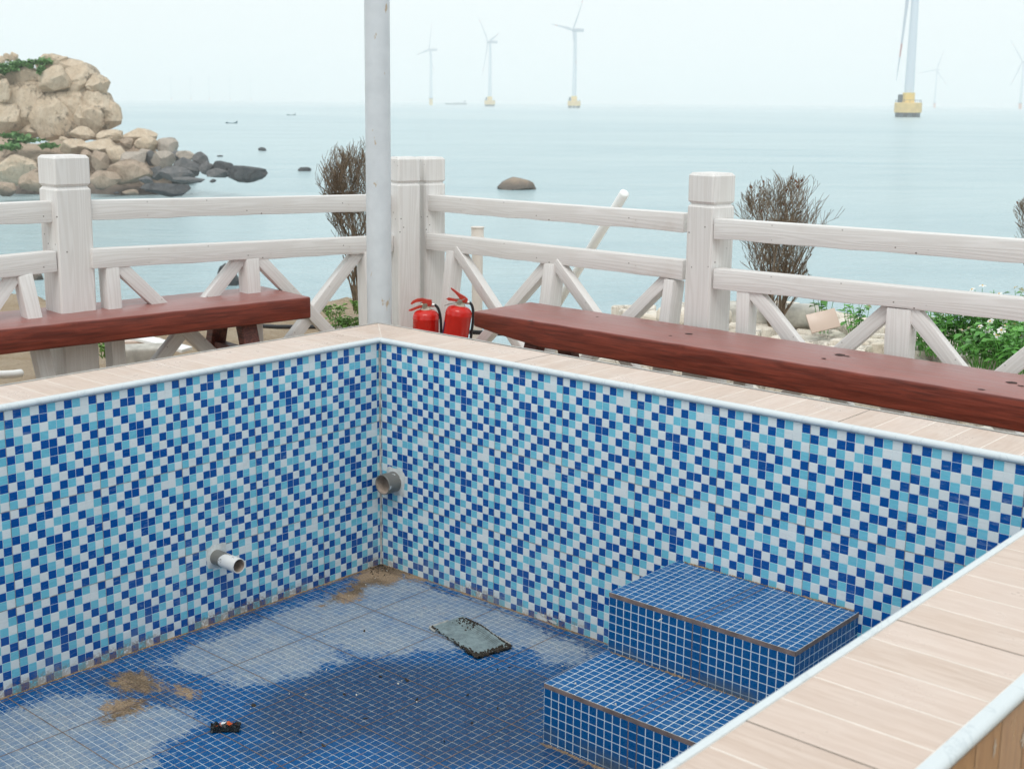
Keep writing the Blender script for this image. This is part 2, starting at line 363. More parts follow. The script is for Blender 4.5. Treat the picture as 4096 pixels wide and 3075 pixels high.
def mesh_obj(name, vs, fs, mi, mats, parent, rn, extra=None):
    me = bpy.data.meshes.new(name); me.from_pydata([tuple(v) for v in vs], [], fs); me.update()
    for mt in mats: me.materials.append(mt)
    me.polygons.foreach_set('material_index', mi); add_attr(me, 'rnd', rn)
    if extra:
        for k_, v_ in extra.items(): add_attr(me, k_, v_)
    me.validate(); bm = bmesh.new(); bm.from_mesh(me); bm.to_mesh(me); bm.free()
    return link(bpy.data.objects.new(name, me), parent)
def quad(vs, fs, mi, rn, O, U, V, Nn, u0, u1, v0, v1, mat, h=0.):
    n0 = len(vs)
    for u, v in ((u0, v0), (u1, v0), (u1, v1), (u0, v1)): vs.append(O+U*u+V*v+Nn*h)
    fs.append((n0, n0+1, n0+2, n0+3)); mi.append(mat); rn += [.5]*4
def wall_tiles(name, O, U, Nn, length, seam, flip, parent, depth=.87):
    """O top corner, U along the wall, down = -z"""
    V = Vector((0, 0, -1)); vs, fs, mi, rn = [], [], [], []
    quad(vs, fs, mi, rn, O, U, V, Nn, 0, length, 0, depth, 3)
    k0 = math.floor((0-seam)/.3)*11 - 1; k1 = math.ceil((length-seam)/T)+1
    for i in range(k0, k1):
        a, b = seam+i*T, seam+(i+1)*T
        a2, b2 = max(a, 0), min(b, length)
        if b2-a2 < .002: continue
        c = i % 11
        if flip: c = 10-c
        for j in range(int(depth/T)+1):
            v0, v1 = j*T, min((j+1)*T, depth)
            if v1-v0 < .003: continue
            t = COLS[c][j % 11]
            cell(vs, fs, mi, rn, O, U, V, Nn, a2, b2, v0, v1, .0015, 'BLW'.index(t))
    n = math.floor((0-seam)/.3)
    while seam+n*.3 < length:
        x = seam+n*.3
        if x > .002: quad(vs, fs, mi, rn, O, U, V, Nn, x-.0011, x+.0011, 0, depth, 4, .0009)
        n += 1
    for z in (.3, .6): quad(vs, fs, mi, rn, O, U, V, Nn, 0, length, z-.0013, z+.0013, 4, .0011)
    if Nn.cross(Vector((0, 0, 1))).dot(U) > 0: fs = [tuple(reversed(f)) for f in fs]
    return mesh_obj(name, vs, fs, mi, [M['tB'], M['tL'], M['tW'], M['tG'], M['seam']], parent, rn)
pool = empty('tiled_pool', (0, 0, 0), 'empty outdoor soaking pool lined with blue and white mosaic tiles under a wood-look rim', 'pool')
pinv = Matrix.Translation(-Vector(pool.location))
XI, YI = 2.58, -2.75
X, Y, Z = Vector((1, 0, 0)), Vector((0, 1, 0)), Vector((0, 0, 1))
pw = [wall_tiles('tiled_wall', Vector((0, 0, 0)), -Y, X, 2.75, .290-.3, True, pool),
      wall_tiles('tiled_wall', Vector((0, 0, 0)), X, -Y, XI, .2827-.3, False, pool),
      wall_tiles('tiled_wall', Vector((XI, 0, 0)), -Y, -X, 2.75, .2, False, pool),
      wall_tiles('tiled_wall', Vector((0, YI, 0)), X, Y, XI, .1, False, pool)]
pw[0]['label'] = 'left tiled wall with a thin pipe'; pw[1]['label'] = 'right tiled wall behind the steps'

# floor with dust, grime and sand
def topoly(px, z=FZ): return [tuple(onz(u, v, z)[:2]) for u, v in px]
def sd(poly, x, y):
    best = 1e9; ins = False; n = len(poly)
    for i in range(n):
        x1, y1 = poly[i]; x2, y2 = poly[(i+1) % n]
        dx, dy = x2-x1, y2-y1; L = dx*dx+dy*dy
        t = max(0, min(1, ((x-x1)*dx+(y-y1)*dy)/L)) if L else 0
        d = math.hypot(x-x1-t*dx, y-y1-t*dy); best = min(best, d)
        if (y1 > y) != (y2 > y) and x < (x2-x1)*(y-y1)/(y2-y1)+x1: ins = not ins
    return best if ins else -best
DUST = [topoly(p) for p in (
    [(0, 1540), (120, 1500), (215, 1500), (260, 1520), (345, 1522), (395, 1532), (428, 1560), (400, 1592), (365, 1605), (345, 1640), (330, 1700), (-200, 1900), (-300, 1650)],
    [(360, 1420), (420, 1392), (620, 1318), (760, 1268), (860, 1232), (950, 1266), (1010, 1292), (1100, 1325), (1180, 1368), (1250, 1382), (1285, 1410), (1240, 1432), (1190, 1430), (1140, 1402), (1000, 1400), (930, 1405), (850, 1420), (800, 1413), (745, 1408), (735, 1430), (680, 1445), (590, 1475), (530, 1482), (430, 1455), (350, 1432)])]
HOLE = [topoly(p) for p in ([(630, 1385), (700, 1372), (715, 1395), (640, 1412)], [(500, 1420), (560, 1412), (575, 1430), (520, 1440)])]
GRIME = [topoly(p) for p in (
    [(640, 1460), (760, 1430), (900, 1425), (1000, 1440), (1180, 1450), (1300, 1400), (1210, 1480), (1175, 1600), (1300, 1661), (900, 1661), (800, 1600), (560, 1640), (520, 1560), (560, 1500)],
    [(1010, 1300), (1310, 1390), (1260, 1420), (1180, 1380), (1000, 1320)], [(160, 1470), (300, 1450), (420, 1520), (340, 1520)])]
SAND = [topoly(p) for p in (
    [(700, 1300), (822, 1205), (860, 1218), (935, 1260), (905, 1255), (870, 1243), (850, 1262), (800, 1268), (790, 1285), (750, 1305), (725, 1300), (690, 1312)],
    [(250, 1452), (330, 1448), (352, 1470), (335, 1500), (270, 1505), (232, 1480)], [(215, 1565), (225, 1525), (265, 1508), (345, 1512), (300, 1540), (250, 1560)],
    [(350, 1475), (380, 1478), (455, 1500), (450, 1508), (400, 1500)])]
WALLSAND = []
def field(polys, x, y, soft):
    v = max(sd(p, x, y) for p in polys); return max(0, min(1, .5+v/soft))
vs, fs, mi, rn = [], [], [], []
O = Vector((0, 0, FZ))
sx, sy = .325, -.34
xs = sorted(set([0.0, XI]+[round(sx+i*T, 5) for i in range(-14, 90) if 0.002 < sx+i*T < XI-.002]))
ys = sorted(set([0.0, YI]+[round(sy+i*T, 5) for i in range(-110, 14) if YI+.002 < sy+i*T < -.002]))
for i in range(len(xs)-1):
    for j in range(len(ys)-1):
        quad(vs, fs, mi, rn, O, X, Y, Z, xs[i], xs[i+1], ys[j], ys[j+1], 1)
        cell(vs, fs, mi, rn, O, X, Y, Z, xs[i], xs[i+1], ys[j], ys[j+1], .0022, 0)
cache = {}
def fl(v):
    k_ = (round(v.x, 3), round(v.y, 3))
    if k_ not in cache:
        x, y = k_; n_ = noise.noise(Vector((x*9, y*9, 0)))*.02+noise.noise(Vector((x*30, y*30, 3)))*.008
        du = field(DUST, x+n_, y+n_, .28); du *= 1-.5*field(HOLE, x, y, .2)
        gm = field(GRIME, x, y, .22)
        sn = field(SAND, x+n_, y-n_, .17)
        e1 = x; e2 = -y
        sn = max(sn, max(0, min(1, .5+(.016+.010*noise.noise(Vector((y*7, 0, 0)))-e1)/.02)), max(0, min(1, .5+(.010+.012*noise.noise(Vector((x*6, 4, 0)))-e2)/.02)))
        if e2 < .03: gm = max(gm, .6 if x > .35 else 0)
        # foot of the steps
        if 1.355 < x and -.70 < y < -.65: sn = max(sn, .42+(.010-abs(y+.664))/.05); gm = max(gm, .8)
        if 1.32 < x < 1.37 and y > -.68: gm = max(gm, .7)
        cache[k_] = (du, gm, max(0, sn))
    return cache[k_]
att = [fl(v) for v in vs]
mesh_obj('pool_floor', vs, fs, mi, [M['fB'], M['fG']], pool, rn, {'dust': [a[0] for a in att], 'grime': [a[1] for a in att], 'sand': [a[2] for a in att]})
# panel joints of the floor
bm = bmesh.new()
for i in range(-1, 8):
    x = sx+i*.3
    if .01 < x < XI: box(bm, (x, YI/2, FZ+.0011), (.0022, -YI-.002, .0006))
for i in range(-8, 2):
    y = sy+i*.3
    if YI+.01 < y < -.01: box(bm, (XI/2, y, FZ+.0014), (XI-.002, .0022, .0006))
o = obj('floor_joint_lines', bm, simple('rusty_joint', (.19, .13, .10), .8, .5, 60), pool)

# steps
def step(x0, x1, y0, y1, z0, z1):
    vs, fs, mi, rn = [], [], [], []
    O = Vector((x0, y0, z1)); w, d, h = x1-x0, y1-y0, z1-z0
    t = .0262; st = .013
    s1 = 11*t; s2 = s1+.028
    xc = [0]+[i*t for i in range(1, 11)]+[s1, s2]
    while xc[-1]+t < w-.004: xc.append(xc[-1]+t)
    xc.append(w)
    yc = [0]
    while yc[-1]+t < d-.004: yc.append(yc[-1]+t)
    yc.append(d)
    zc = [st]
    while zc[-1]+.0262 < h-.003: zc.append(zc[-1]+.0262)
    zc.append(h)
    faces = ((O, X, Y, Z, xc, yc), (O, X, -Z, -Y, xc, zc), (O+X*w, Y, -Z, X, yc, zc), (O, Y, -Z, -X, yc, zc))
    for Of, U, V, Nn, a, b in faces:
        n0 = len(fs)
        quad(vs, fs, mi, rn, Of, U, V, Nn, a[0], a[-1], 0 if V is Y else st, b[-1], 1)
        for i in range(len(a)-1):
            for j in range(len(b)-1): cell(vs, fs, mi, rn, Of, U, V, Nn, a[i], a[i+1], b[j], b[j+1], .0026, 0)
        if U.cross(V).dot(Nn) < 0:
            for q in range(n0, len(fs)): fs[q] = tuple(reversed(fs[q]))
    o = mesh_obj('step', vs, fs, mi, [M['sB'], M['sG']], pool, rn)
    bm = bmesh.new()
    box(bm, (x0+w/2, y0+.003, z1-st/2-.0005), (w-.001, .008, st)); box(bm, (x1-.003, y0+d/2, z1-st/2-.0005), (.008, d, st)); box(bm, (x0+.003, y0+d/2, z1-st/2-.0005), (.008, d, st))
    for xx in (s1, s2): box(bm, (x0+xx, y0+d/2, z1+.0008), (.0025, d-.004, .001)); box(bm, (x0+xx, y0-.0009, (z1+z0)/2-.006), (.0022, .001, h-.014))
    obj('edge_strip', bm, M['strip'], o)
    return o
s_up = step(1.358, 1.962, -.362, -.002, FZ, -.511); s_up['label'] = 'upper blue tiled step'
s_lo = step(1.358, 1.962, -.656, -.364, FZ, -.692); s_lo['label'] = 'lower blue tiled step'
# sand swept against the steps and the wall corner
def sandpile(pts, w, hh):
    bm = bmesh.new()
    for (a, b) in pts:
        n = int((b-a).length/.008)
        for i in range(n):
            p = a.lerp(b, (i+.5)/n); ww = w*(.35+.9*abs(noise.noise(Vector((p.x*11, p.y*11, p.z*3)))))
            bmesh.ops.create_icosphere(bm, subdivisions=1, radius=1, matrix=Matrix.Translation(p+Vector((random.uniform(-.3, .3)*ww, random.uniform(-.3, .3)*ww, 0))) @ Matrix.Diagonal((ww, ww, hh*random.uniform(.5, 1.2), 1)))
    return bm
sandm = simple('wet_sand', (.27, .185, .115), .95, .4, 90)
bm = sandpile([(Vector((1.37, -.368, -.691)), Vector((1.95, -.368, -.691))), (Vector((1.38, -.662, FZ)), Vector((1.95, -.662, FZ))), (Vector((1.38, -.006, -.510)), Vector((1.95, -.006, -.510))),
               (Vector((.004, -.01, FZ)), Vector((.004, -2.0, FZ))), (Vector((.01, -.004, FZ)), Vector((1.36, -.004, FZ)))], .008, .003)
tag(obj('sand', bm, sandm, smooth=True), 'thin brown sand swept along the foot of the pool walls and steps', 'sand', kind='stuff')

# coping planks
def coping(name, O, U, V, length, width, first, parent, top=.018, dark=()):
    """planks 0.1 m wide side by side along U, running along V"""
    vs, fs, mi, rn, dr = [], [], [], [], []
    a = []
    x = first
    while x > 0: x -= .1
    while x < length:
        a.append((max(0, x), min(length, x+.1), round((x-first)/.1))); x += .1
    bmv = []
    O = O+Z*top
    for u0, u1, idx in a:
        if u1-u0 < .004: continue
        g = .0014; r0 = random.random(); n0 = len(vs)
        for u, v, z in ((u0+g, .001, -.0015), (u1-g, .001, -.0015), (u1-g, width-.001, -.0015), (u0+g, width-.001, -.0015), (u0+g+.0006, .002, 0), (u1-g-.0006, .002, 0), (u1-g-.0006, width-.002, 0), (u0+g+.0006, width-.002, 0)):
            vs.append(O+U*u+V*v+Z*z)
        for f in ((4, 5, 6, 7), (0, 1, 5, 4), (1, 2, 6, 5), (2, 3, 7, 6), (3, 0, 4, 7)): fs.append(tuple(n0+i for i in f)); mi.append(0)
        rn += [r0]*8
        if idx in dark: quad(vs, fs, mi, rn, O, U, V, Z, u0-.0012, u0+.0012, 0, width, 2, .0004)
    quad(vs, fs, mi, rn, O, U, V, Z, 0, length, 0, width, 1, -.0003)
    if U.cross(V).dot(Z) < 0: fs = [tuple(reversed(f)) for f in fs]
    o = mesh_obj(name, vs, fs, mi, [M['plank'], M['joint'], M['darkjoint']], parent, rn)
    at = o.data.attributes.new('dir', 'FLOAT_VECTOR', 'POINT')
    d = [(.8 if abs(V[i]) > .5 else 9) for i in range(3)]
    for e in at.data: e.vector = d
    return o
# mitred corner is overlapped by the right-hand run; left run stops at it
CT = .018
coping('coping', Vector((-.243, -2.75, 0)), Y, X, 2.75, .236, (2.75-1.434) % .1, pool, CT)
o = coping('coping', Vector((.008, .008, 0)), X, Y, 2.84, .209, .048, pool, CT, dark=(6, 18))
coping('coping', Vector((2.588, -2.75, 0)), Y, X, 2.76, .2395, (2.75-1.303) % .1, pool, CT, dark=(5, 10, 15))
# corner: two mitre triangles of planks
def mitre():
    vs, fs, mi, rn = [], [], [], []
    a, b, c, d = Vector((.008, -.012, CT)), Vector((-.243, .0, CT)), Vector((-.243, .220, CT)), Vector((.012, .220, CT))
    def strip(p0, p1, q0, q1, k, mat=0):
        n0 = len(vs)
        for v in (p0, p1, q1, q0): vs.append(v+Z*k)
        fs.append((n0, n0+1, n0+2, n0+3)); mi.append(mat); rn.extend([.4]*4)
    dg = (c-a)
    # left triangle: planks along x, stacked in y ; right triangle planks along y, stacked in x
    strip(Vector((-.243, 0, CT)), Vector((.012, 0, CT)), Vector((-.243, .22, CT)), Vector((.012, .22, CT)), -.0003, 1)
    def diagx(y): return .012-(y-0)/.22*.255
    y = 0
    for y1 in (.038, .138, .218):
        g = .0011; p = [Vector((-.242, y+g, CT)), Vector((diagx(y+g)-.002, y+g, CT)), Vector((diagx(y1-g)-.002, y1-g, CT)), Vector((-.242, y1-g, CT))]
        n0 = len(vs); vs.extend(p); fs.append((n0, n0+1, n0+2, n0+3)); mi.append(0); r0 = random.random(); rn.extend([r0]*4); y = y1
    def diagy(x): return (.012-x)/.255*.22
    n1 = len(fs); x = .011
    for x1 in (-.048, -.148, -.240):
        g = .0011; p = [Vector((x-g, .219, CT)), Vector((x1+g, .219, CT)), Vector((x1+g, diagy(x1+g)+.002, CT)), Vector((x-g, diagy(x-g)+.002, CT))]
        n0 = len(vs); vs.extend(p); fs.append((n0, n0+1, n0+2, n0+3)); mi.append(0); r0 = random.random(); rn.extend([r0]*4); x = x1
    o = mesh_obj('coping', vs, fs, mi, [M['plank'], M['joint'], M['darkjoint']], pool, rn)
    at = o.data.attributes.new('dir', 'FLOAT_VECTOR', 'POINT')
    for e in at.data: e.vector = (4, 4, 4)
mitre()
# marble bullnose and outer trims
def bull(name, a, b, inward, r=.0095, w=.020, top=.0205, mat='marble'):
    """rounded strip from a to b, nose pointing to 'inward'"""
    a, b = Vector(a), Vector(b); U = (b-a); L = U.length; U.normalize(); I = Vector(inward)
    prof = [(-w+.011, -.004), (-w+.011, top)]
    for t in range(0, 181, 18):
        ang = R(90-t); prof.append((.011-r+math.cos(ang)*r, top-r+math.sin(ang)*r))
    prof.append((-.001, top-2*r))
    bm = bmesh.new(); A_, B_ = [], []
    for x, z in prof:
        A_.append(bm.verts.new(a+I*x+Z*z)); B_.append(bm.verts.new(b+I*x+Z*z))
    n = len(prof)
    for i in range(n-1): bm.faces.new((A_[i], B_[i], B_[i+1], A_[i+1]))
    bm.faces.new(A_); bm.faces.new(list(reversed(B_)))
    bmesh.ops.recalc_face_normals(bm, faces=bm.faces)
    o = obj(name, bm, M[mat], pool); shade(o, 50); return o
bull('marble_trim', (0, .0, 0), (0, YI, 0), (1, 0, 0)); bull('marble_trim', (0, 0, 0), (XI, 0, 0), (0, -1, 0)); bull('marble_trim', (XI, 0, 0), (XI, YI, 0), (-1, 0, 0))
bull('marble_trim', (2.842, .22, 0), (2.842, YI, 0), (1, 0, 0), r=.011, w=.024, top=.0205)
for a, b, s in (((-.248, YI/2+.11, .006), (.005, -YI+.22, .030), 0), ((1.29, .224, .006), (3.08, .005, .030), 0)):
    bm = bmesh.new(); box(bm, a, b); obj('edge_strip', bm, M['metal'], pool)
# silicone in the wall corner
bm = bmesh.new(); tube(bm, [Vector((.003, -.003, -.02)), Vector((.003, -.003, -.3)), Vector((.004, -.003, -.6)), Vector((.003, -.004, FZ))], .0045, 6)
obj('corner_sealant', bm, M['seam'] if False else simple('dirty_sealant', (.42, .40, .38), .8, .4, 40), pool)
# body of the pool walls and brown cladding outside
bm = bmesh.new()
body = N('pool_wall_render', .8, (.45, .42, .38)).m
box(bm, (-.1235, YI/2+.11, -.425), (.241, -YI+.22, .86)); box(bm, (1.418, .1115, -.425), (2.834, .217, .86)); box(bm, (2.7105, YI/2-.003, -.425), (.259, -YI-.002, .86))
obj('wall_body', bm, body, pool)
vs, fs, mi, rn = [], [], [], []
yy = 0.2
while yy > YI:
    r0 = random.random(); n0 = len(vs)
    for y_, z_ in ((yy-.0012, -.006), (yy-.0988, -.006), (yy-.0988, -.55), (yy-.0012, -.55)): vs.append(Vector((2.8455, y_, z_)))
    fs.append((n0, n0+1, n0+2, n0+3)); mi.append(0); rn += [r0]*4; yy -= .1
n0 = len(vs)
for y_, z_ in ((.21, -.006), (YI, -.006), (YI, -.55), (.21, -.55)): vs.append(Vector((2.8435, y_, z_)))
fs.append((n0, n0+1, n0+2, n0+3)); mi.append(1); rn += [.5]*4
o = mesh_obj('outer_cladding', vs, [tuple(reversed(f)) for f in fs], mi, [M['clad'], M['joint']], pool, rn)
at = o.data.attributes.new('dir', 'FLOAT_VECTOR', 'POINT')
for e in at.data: e.vector = (6, 9, .8)
# paint daubs on the cladding
daub = simple('white_paint_daub', (.52, .42, .33), .8, .1, 50)
for y_, z_, w_, h_ in ((-1.30, -.075, .020, .022), (-1.425, -.040, .007, .016)):
    bm = bmesh.new(); n_ = 30; vv = [bm.verts.new((2.8465, y_+math.cos(t)*w_*(.7+.7*noise.noise(Vector((math.cos(t)*2, math.sin(t)*2, y_*50)))+random.uniform(-.12, .12)), z_+math.sin(t)*h_*(.7+.9*noise.noise(Vector((math.cos(t)*2, math.sin(t)*2, y_*50+9)))+random.uniform(-.12, .12)))) for t in [2*math.pi*i/n_ for i in range(n_)]]
    bm.faces.new(vv)
    bmesh.ops.recalc_face_normals(bm, faces=bm.faces); obj('paint_daub', bm, daub, pool)

# dried mortar smears low on the right wall
for (px_, pz_, w_, h_) in ((1172, 1335, .040, .010), (1163, 1329, .016, .014), (1195, 1342, .022, .008)):
    d = ray(px_, pz_); c = CAM+d*(-CAM.y/d.y); bm = bmesh.new(); n_ = 26
    bm.faces.new([bm.verts.new((c.x+math.cos(t)*w_*(.75+random.uniform(-.25, .3)), -.0018-h_*.05, c.z+math.sin(t)*h_*(.75+random.uniform(-.35, .4)))) for t in [2*math.pi*i/n_ for i in range(n_)]])
    bmesh.ops.recalc_face_normals(bm, faces=bm.faces); obj('mortar_smear', bm, M['cream'], pool)
# pipes out of the walls
def stub(base, axis, r, L, outer, collar_r, lab, glue=0.45):
    axis = Vector(axis); up = Z; side = axis.cross(up)
    Mx = Matrix((side, up, axis)).transposed().to_4x4(); Mx.translation = Vector(base)
    bm = bmesh.new()
    lathe(bm, [(r*1.0, 0), (r*1.0, L*glue), (r, L), (r-.002, L+.0005), (r-.0035, L-.001)], 28, None, 0)
    lathe(bm, [(r-.0035, L-.001), (r-.0035, .01), (.0005, .005)], 28, None, 1)
    lathe(bm, [(r*1.015, .001), (r*1.02, L*glue*.8), (r*1.012, L*glue)], 28, None, 2)
    for v in bm.verts:
        if abs(v.co.z-L*glue) < 1e-5 and v.co.xy.length > r*1.005: v.co.z += .012*noise.noise(Vector((v.co.x*60, v.co.y*60, 0)))
    bmesh.ops.recalc_face_normals(bm, faces=[f for f in bm.faces if f.material_index != 1])
    o = obj('pipe', bm, [M[outer], M['pipein'], M['greyglue']], pool, True); o.matrix_world = Mx; o['label'] = lab
    bm = bmesh.new(); n_ = 26; ring = []; ring2 = []
    for i in range(n_):
        t = 2*math.pi*i/n_; k_ = max(abs(math.cos(t)), abs(math.sin(t)))
        q = collar_r/(k_**.8)*random.uniform(.86, 1.08)
        ring.append(bm.verts.new((math.cos(t)*q-.004, math.sin(t)*q*1.05, .0012))); ring2.append(bm.verts.new((math.cos(t)*r*1.02, math.sin(t)*r*1.02, .006)))
    for i in range(n_): bm.faces.new((ring[i], ring[(i+1) % n_], ring2[(i+1) % n_], ring2[i]))
    bmesh.ops.recalc_face_normals(bm, faces=bm.faces)
    c = obj('mortar_collar', bm, M['cream'], o, True)
    return o
stub((0, -.771, -.634), (1, 0, 0), .0255, .132, 'whitescuff', .042, 'white scuffed pipe stub on the left wall', .42)
stub((.079, 0, -.521), (0, -1, 0), .0385, .066, 'greyglue', .050, 'wide grey pipe stub in the corner', .9)

# drain mesh sheet
dm = empty('drain_mesh', (.73, -.29, FZ), 'bent grey plastic mesh sheet with dirty edges lying on the pool floor', 'mesh sheet')
p00, p01, p11, p10 = [Vector((*onz(u, v, FZ)[:2], 0)) for u, v in ((929, 1358), (1000, 1333.5), (1107, 1401), (1028, 1425))]
def dpt(s, t, off=0.):
    p = (p00.lerp(p01, t)).lerp(p10.lerp(p11, t), s)
    z = .005+.014*math.exp(-((t-.86)/.10)**2)*math.sin(math.pi*min(1, max(0, s)))**.7+.004*noise.noise(Vector((s*4, t*4, 1)))+.003
    return Vector((p.x, p.y, FZ+z+off))
bm = bmesh.new(); ns, nt = 54, 27
for i in range(ns+1):
    s = .02+.96*i/ns; pts = [dpt(s, .04+.93*j/14)-dm.location for j in range(15)]; tube(bm, pts, .0012, 4, False)
for j in range(nt+1):
    t = .04+.93*j/nt; pts = [dpt(.02+.96*i/20, t)-dm.location for i in range(21)]; tube(bm, pts, .0012, 4, False)
obj('mesh_grid', bm, M['meshgrey'], dm)
bm = bmesh.new(); g = [[bm.verts.new(dpt(i/20, j/12, -.0075)-dm.location) for j in range(13)] for i in range(21)]
for i in range(20):
    for j in range(12): bm.faces.new((g[i][j], g[i+1][j], g[i+1][j+1], g[i][j+1]))
obj('backing', bm, simple('dark_backing', (.012, .022, .03), .6, .3, 60), dm, True)
bm = bmesh.new()
for k_ in range(620):
    e = random.random()
    if e < .34: s, t = .97+random.gauss(0, .022), random.random()
    elif e < .5: s, t = 1-abs(random.gauss(0, .2)), .03+abs(random.gauss(0, .04))
    elif e < .8: s, t = random.uniform(.1, 1), .93+random.gauss(0, .02)
    elif e < .9: s, t = random.uniform(.05, .4), .9-abs(random.gauss(0, .12))
    else: s, t = random.random(), .03+random.gauss(0, .02)
    s = min(1.01, max(-.01, s)); t = min(1.0, max(0, t)); q = random.uniform(.0015, .0045)
    bmesh.ops.create_icosphere(bm, subdivisions=1, radius=q, matrix=Matrix.Translation(dpt(s, t, .001)-dm.location) @ Euler((random.random()*3, random.random()*3, 0)).to_matrix().to_4x4() @ Matrix.Diagonal((1.5, 1, .6, 1)))
obj('caked_dirt', bm, M['dirt'], dm)
bm = bmesh.new()
for pts in ([dpt(.30+i*.03, 1.0, .002) + Vector((0, .006, -.008)) for i in range(22)],): tube(bm, [p-dm.location for p in pts], .006, 5)
for a, b in (((-.01, 0), (-.01, .55)), ((0, -.01), (.12, -.01))): tube(bm, [dpt(a[0]+(b[0]-a[0])*i/8, a[1]+(b[1]-a[1])*i/8, -.003)-dm.location for i in range(9)], .0045, 5)
obj('sealant_edge', bm, simple('grey_sealant', (.36, .36, .34), .8, .2, 60), dm, True)

# wrapper
wr = empty('snack_wrapper', (*onz(488, 1577, FZ)[:2], FZ), 'small crumpled black snack wrapper with orange print on the wet pool floor', 'wrapper')
bm = bmesh.new(); nx, ny = 14, 9; L_, W_ = .082, .042
grid = []
for i in range(nx):
    row = []
    for j in range(ny):
        x = (i/(nx-1)-.5)*L_; y = (j/(ny-1)-.5)*W_*(1-.25*math.sin(i/(nx-1)*math.pi))
        z = .004+.024*(.5+noise.noise(Vector((i*.45, j*.5, 2))))*math.sin(j/(ny-1)*math.pi)**.5+.002*random.random()
        row.append(bm.verts.new((x, y, z)))
    grid.append(row)
for i in range(nx-1):
    for j in range(ny-1):
        f = bm.faces.new((grid[i][j], grid[i+1][j], grid[i+1][j+1], grid[i][j+1]))
        if (i in (2, 3, 4) and j in (1, 2)) or (i in (6, 7, 8, 9) and j in (2,)) or (i in (1, 2, 3) and j in (5, 6, 7)) or (i in (7, 8, 9, 10) and j in (4, 5)): f.material_index = 1
        elif (i in (5, 6, 7, 8) and j == 6) or (i == 4 and j == 6): f.material_index = 2
ex = bmesh.ops.extrude_face_region(bm, geom=bm.faces[:]); bmesh.ops.translate(bm, verts=[v for v in ex['geom'] if isinstance(v, bmesh.types.BMVert)], vec=(0, 0, .0015))
o = obj('wrapper_film', bm, [M['wrapblack'], M['wraporange'], M['foil']], wr); wr.rotation_euler = (0, 0, R(45))
# little debris
bm = bmesh.new()
def bit(p, q, k=(1.3, 1, .6)):
    bmesh.ops.create_icosphere(bm, subdivisions=1, radius=q, matrix=Matrix.Translation(p) @ Euler((random.random(), random.random(), random.random()*6)).to_matrix().to_4x4() @ Matrix.Diagonal((*k, 1)))
for u, v in ((1160, 1433), (1215, 1438), (860, 1476), (705, 1446), (868, 1470), (625, 1498), (660, 1500), (590, 1582), (930, 1440), (810, 1249), (825, 1230), (836, 1232), (790, 1262), (700, 1372), (900, 1515), (770, 1500)): bit(onz(u, v, FZ+.003), random.uniform(.0018, .0038))
for u, v in ((1243, 1475), (1330, 1520)): bit(onz(u, v, -.688), .003)
bit(onz(1426, 1338, -.505), .005, (2, .7, .4)); bit(onz(1530, 1398, -.505), .0025)
for _ in range(70): bit(Vector((random.uniform(.02, 1.3), random.uniform(-2, -.02), FZ+.002)), random.uniform(.0008, .0018))
tag(obj('shell_grit', bm, M['bits']), 'pale shell fragments and grit scattered over the pool floor and steps', 'grit', kind='stuff')
bm = bmesh.new()
for u, v, q in ((548, 1523, .007), (787, 1362, .004), (822, 1460, .005), (900, 1510, .006), (1010, 1500, .005), (1075, 1445, .003)): bit(onz(u, v, FZ+.003), q, (1.4, 1, .5))
for u, v in ((745, 1500), (650, 1580), (880, 1470), (1020, 1560), (1100, 1440), (790, 1550), (960, 1600), (1075, 1530), (700, 1610)): bit(onz(u, v, FZ+.002), random.uniform(.004, .007), (2.2, .8, .3))
for _ in range(120):
    a_ = random.random(); bit(Vector((abs(random.gauss(0, .05))+.004, -abs(random.gauss(0, .05))-.004, FZ+.002)), random.uniform(.001, .003), (2, .8, .5))
tag(obj('leaf_litter', bm, M['dirt']), 'dark leaf litter and crumbs on the wet pool floor', 'litter', kind='stuff')

pool.location = (1.3, -1.3, FZ)
for ch in [c for c in bpy.data.objects if c.parent is pool]: ch.matrix_basis = Matrix.Translation((-1.3, 1.3, -FZ)) @ ch.matrix_basis
# ------------------------------------------------------------------ railings
def beam(p, q, h, th, mat, parent, name, back, bev=.006, wav=True):
    """p,q = ends of the upper front edge, height h downwards, thickness th along 'back'"""
    p, q = Vector(p), Vector(q); U = q-p; L = U.length; U.normalize()
    B = Vector(back); B = (B-U*B.dot(U)).normalized(); D = -U.cross(B)
    if D.z > 0: D = -D
    bm = bmesh.new(); n = max(2, int(L/.12)); 
    rings = []
    for i in range(n+1):
        x = L*i/n; j = (lambda: (random.random()-.5)*.004) if wav else (lambda: 0)
        rings.append([bm.verts.new(c) for c in ((x, 0, 0), (x, th, 0), (x, th, -h+j()), (x, 0, -h+j()*1.5))])
    for a, b in zip(rings, rings[1:]):
        for k_ in range(4): bm.faces.new((a[k_], b[k_], b[(k_+1) % 4], a[(k_+1) % 4]))
    bm.faces.new(rings[0]); bm.faces.new(list(reversed(rings[-1])))
    bmesh.ops.recalc_face_normals(bm, faces=bm.faces)
    es = [e for e in bm.edges if e.calc_face_angle(0) > R(40)]
    bmesh.ops.bevel(bm, geom=es, offset=bev, segments=2, affect='EDGES', profile=.6)
    Mx = Matrix((U, B, -D)).transposed().to_4x4(); Mx.translation = p
    if Mx.to_3x3().determinant() < 0:
        bmesh.ops.reverse_faces(bm, faces=bm.faces)
    o = obj(name, bm, mat, parent); o.matrix_world = Mx; shade(o, 35); return o
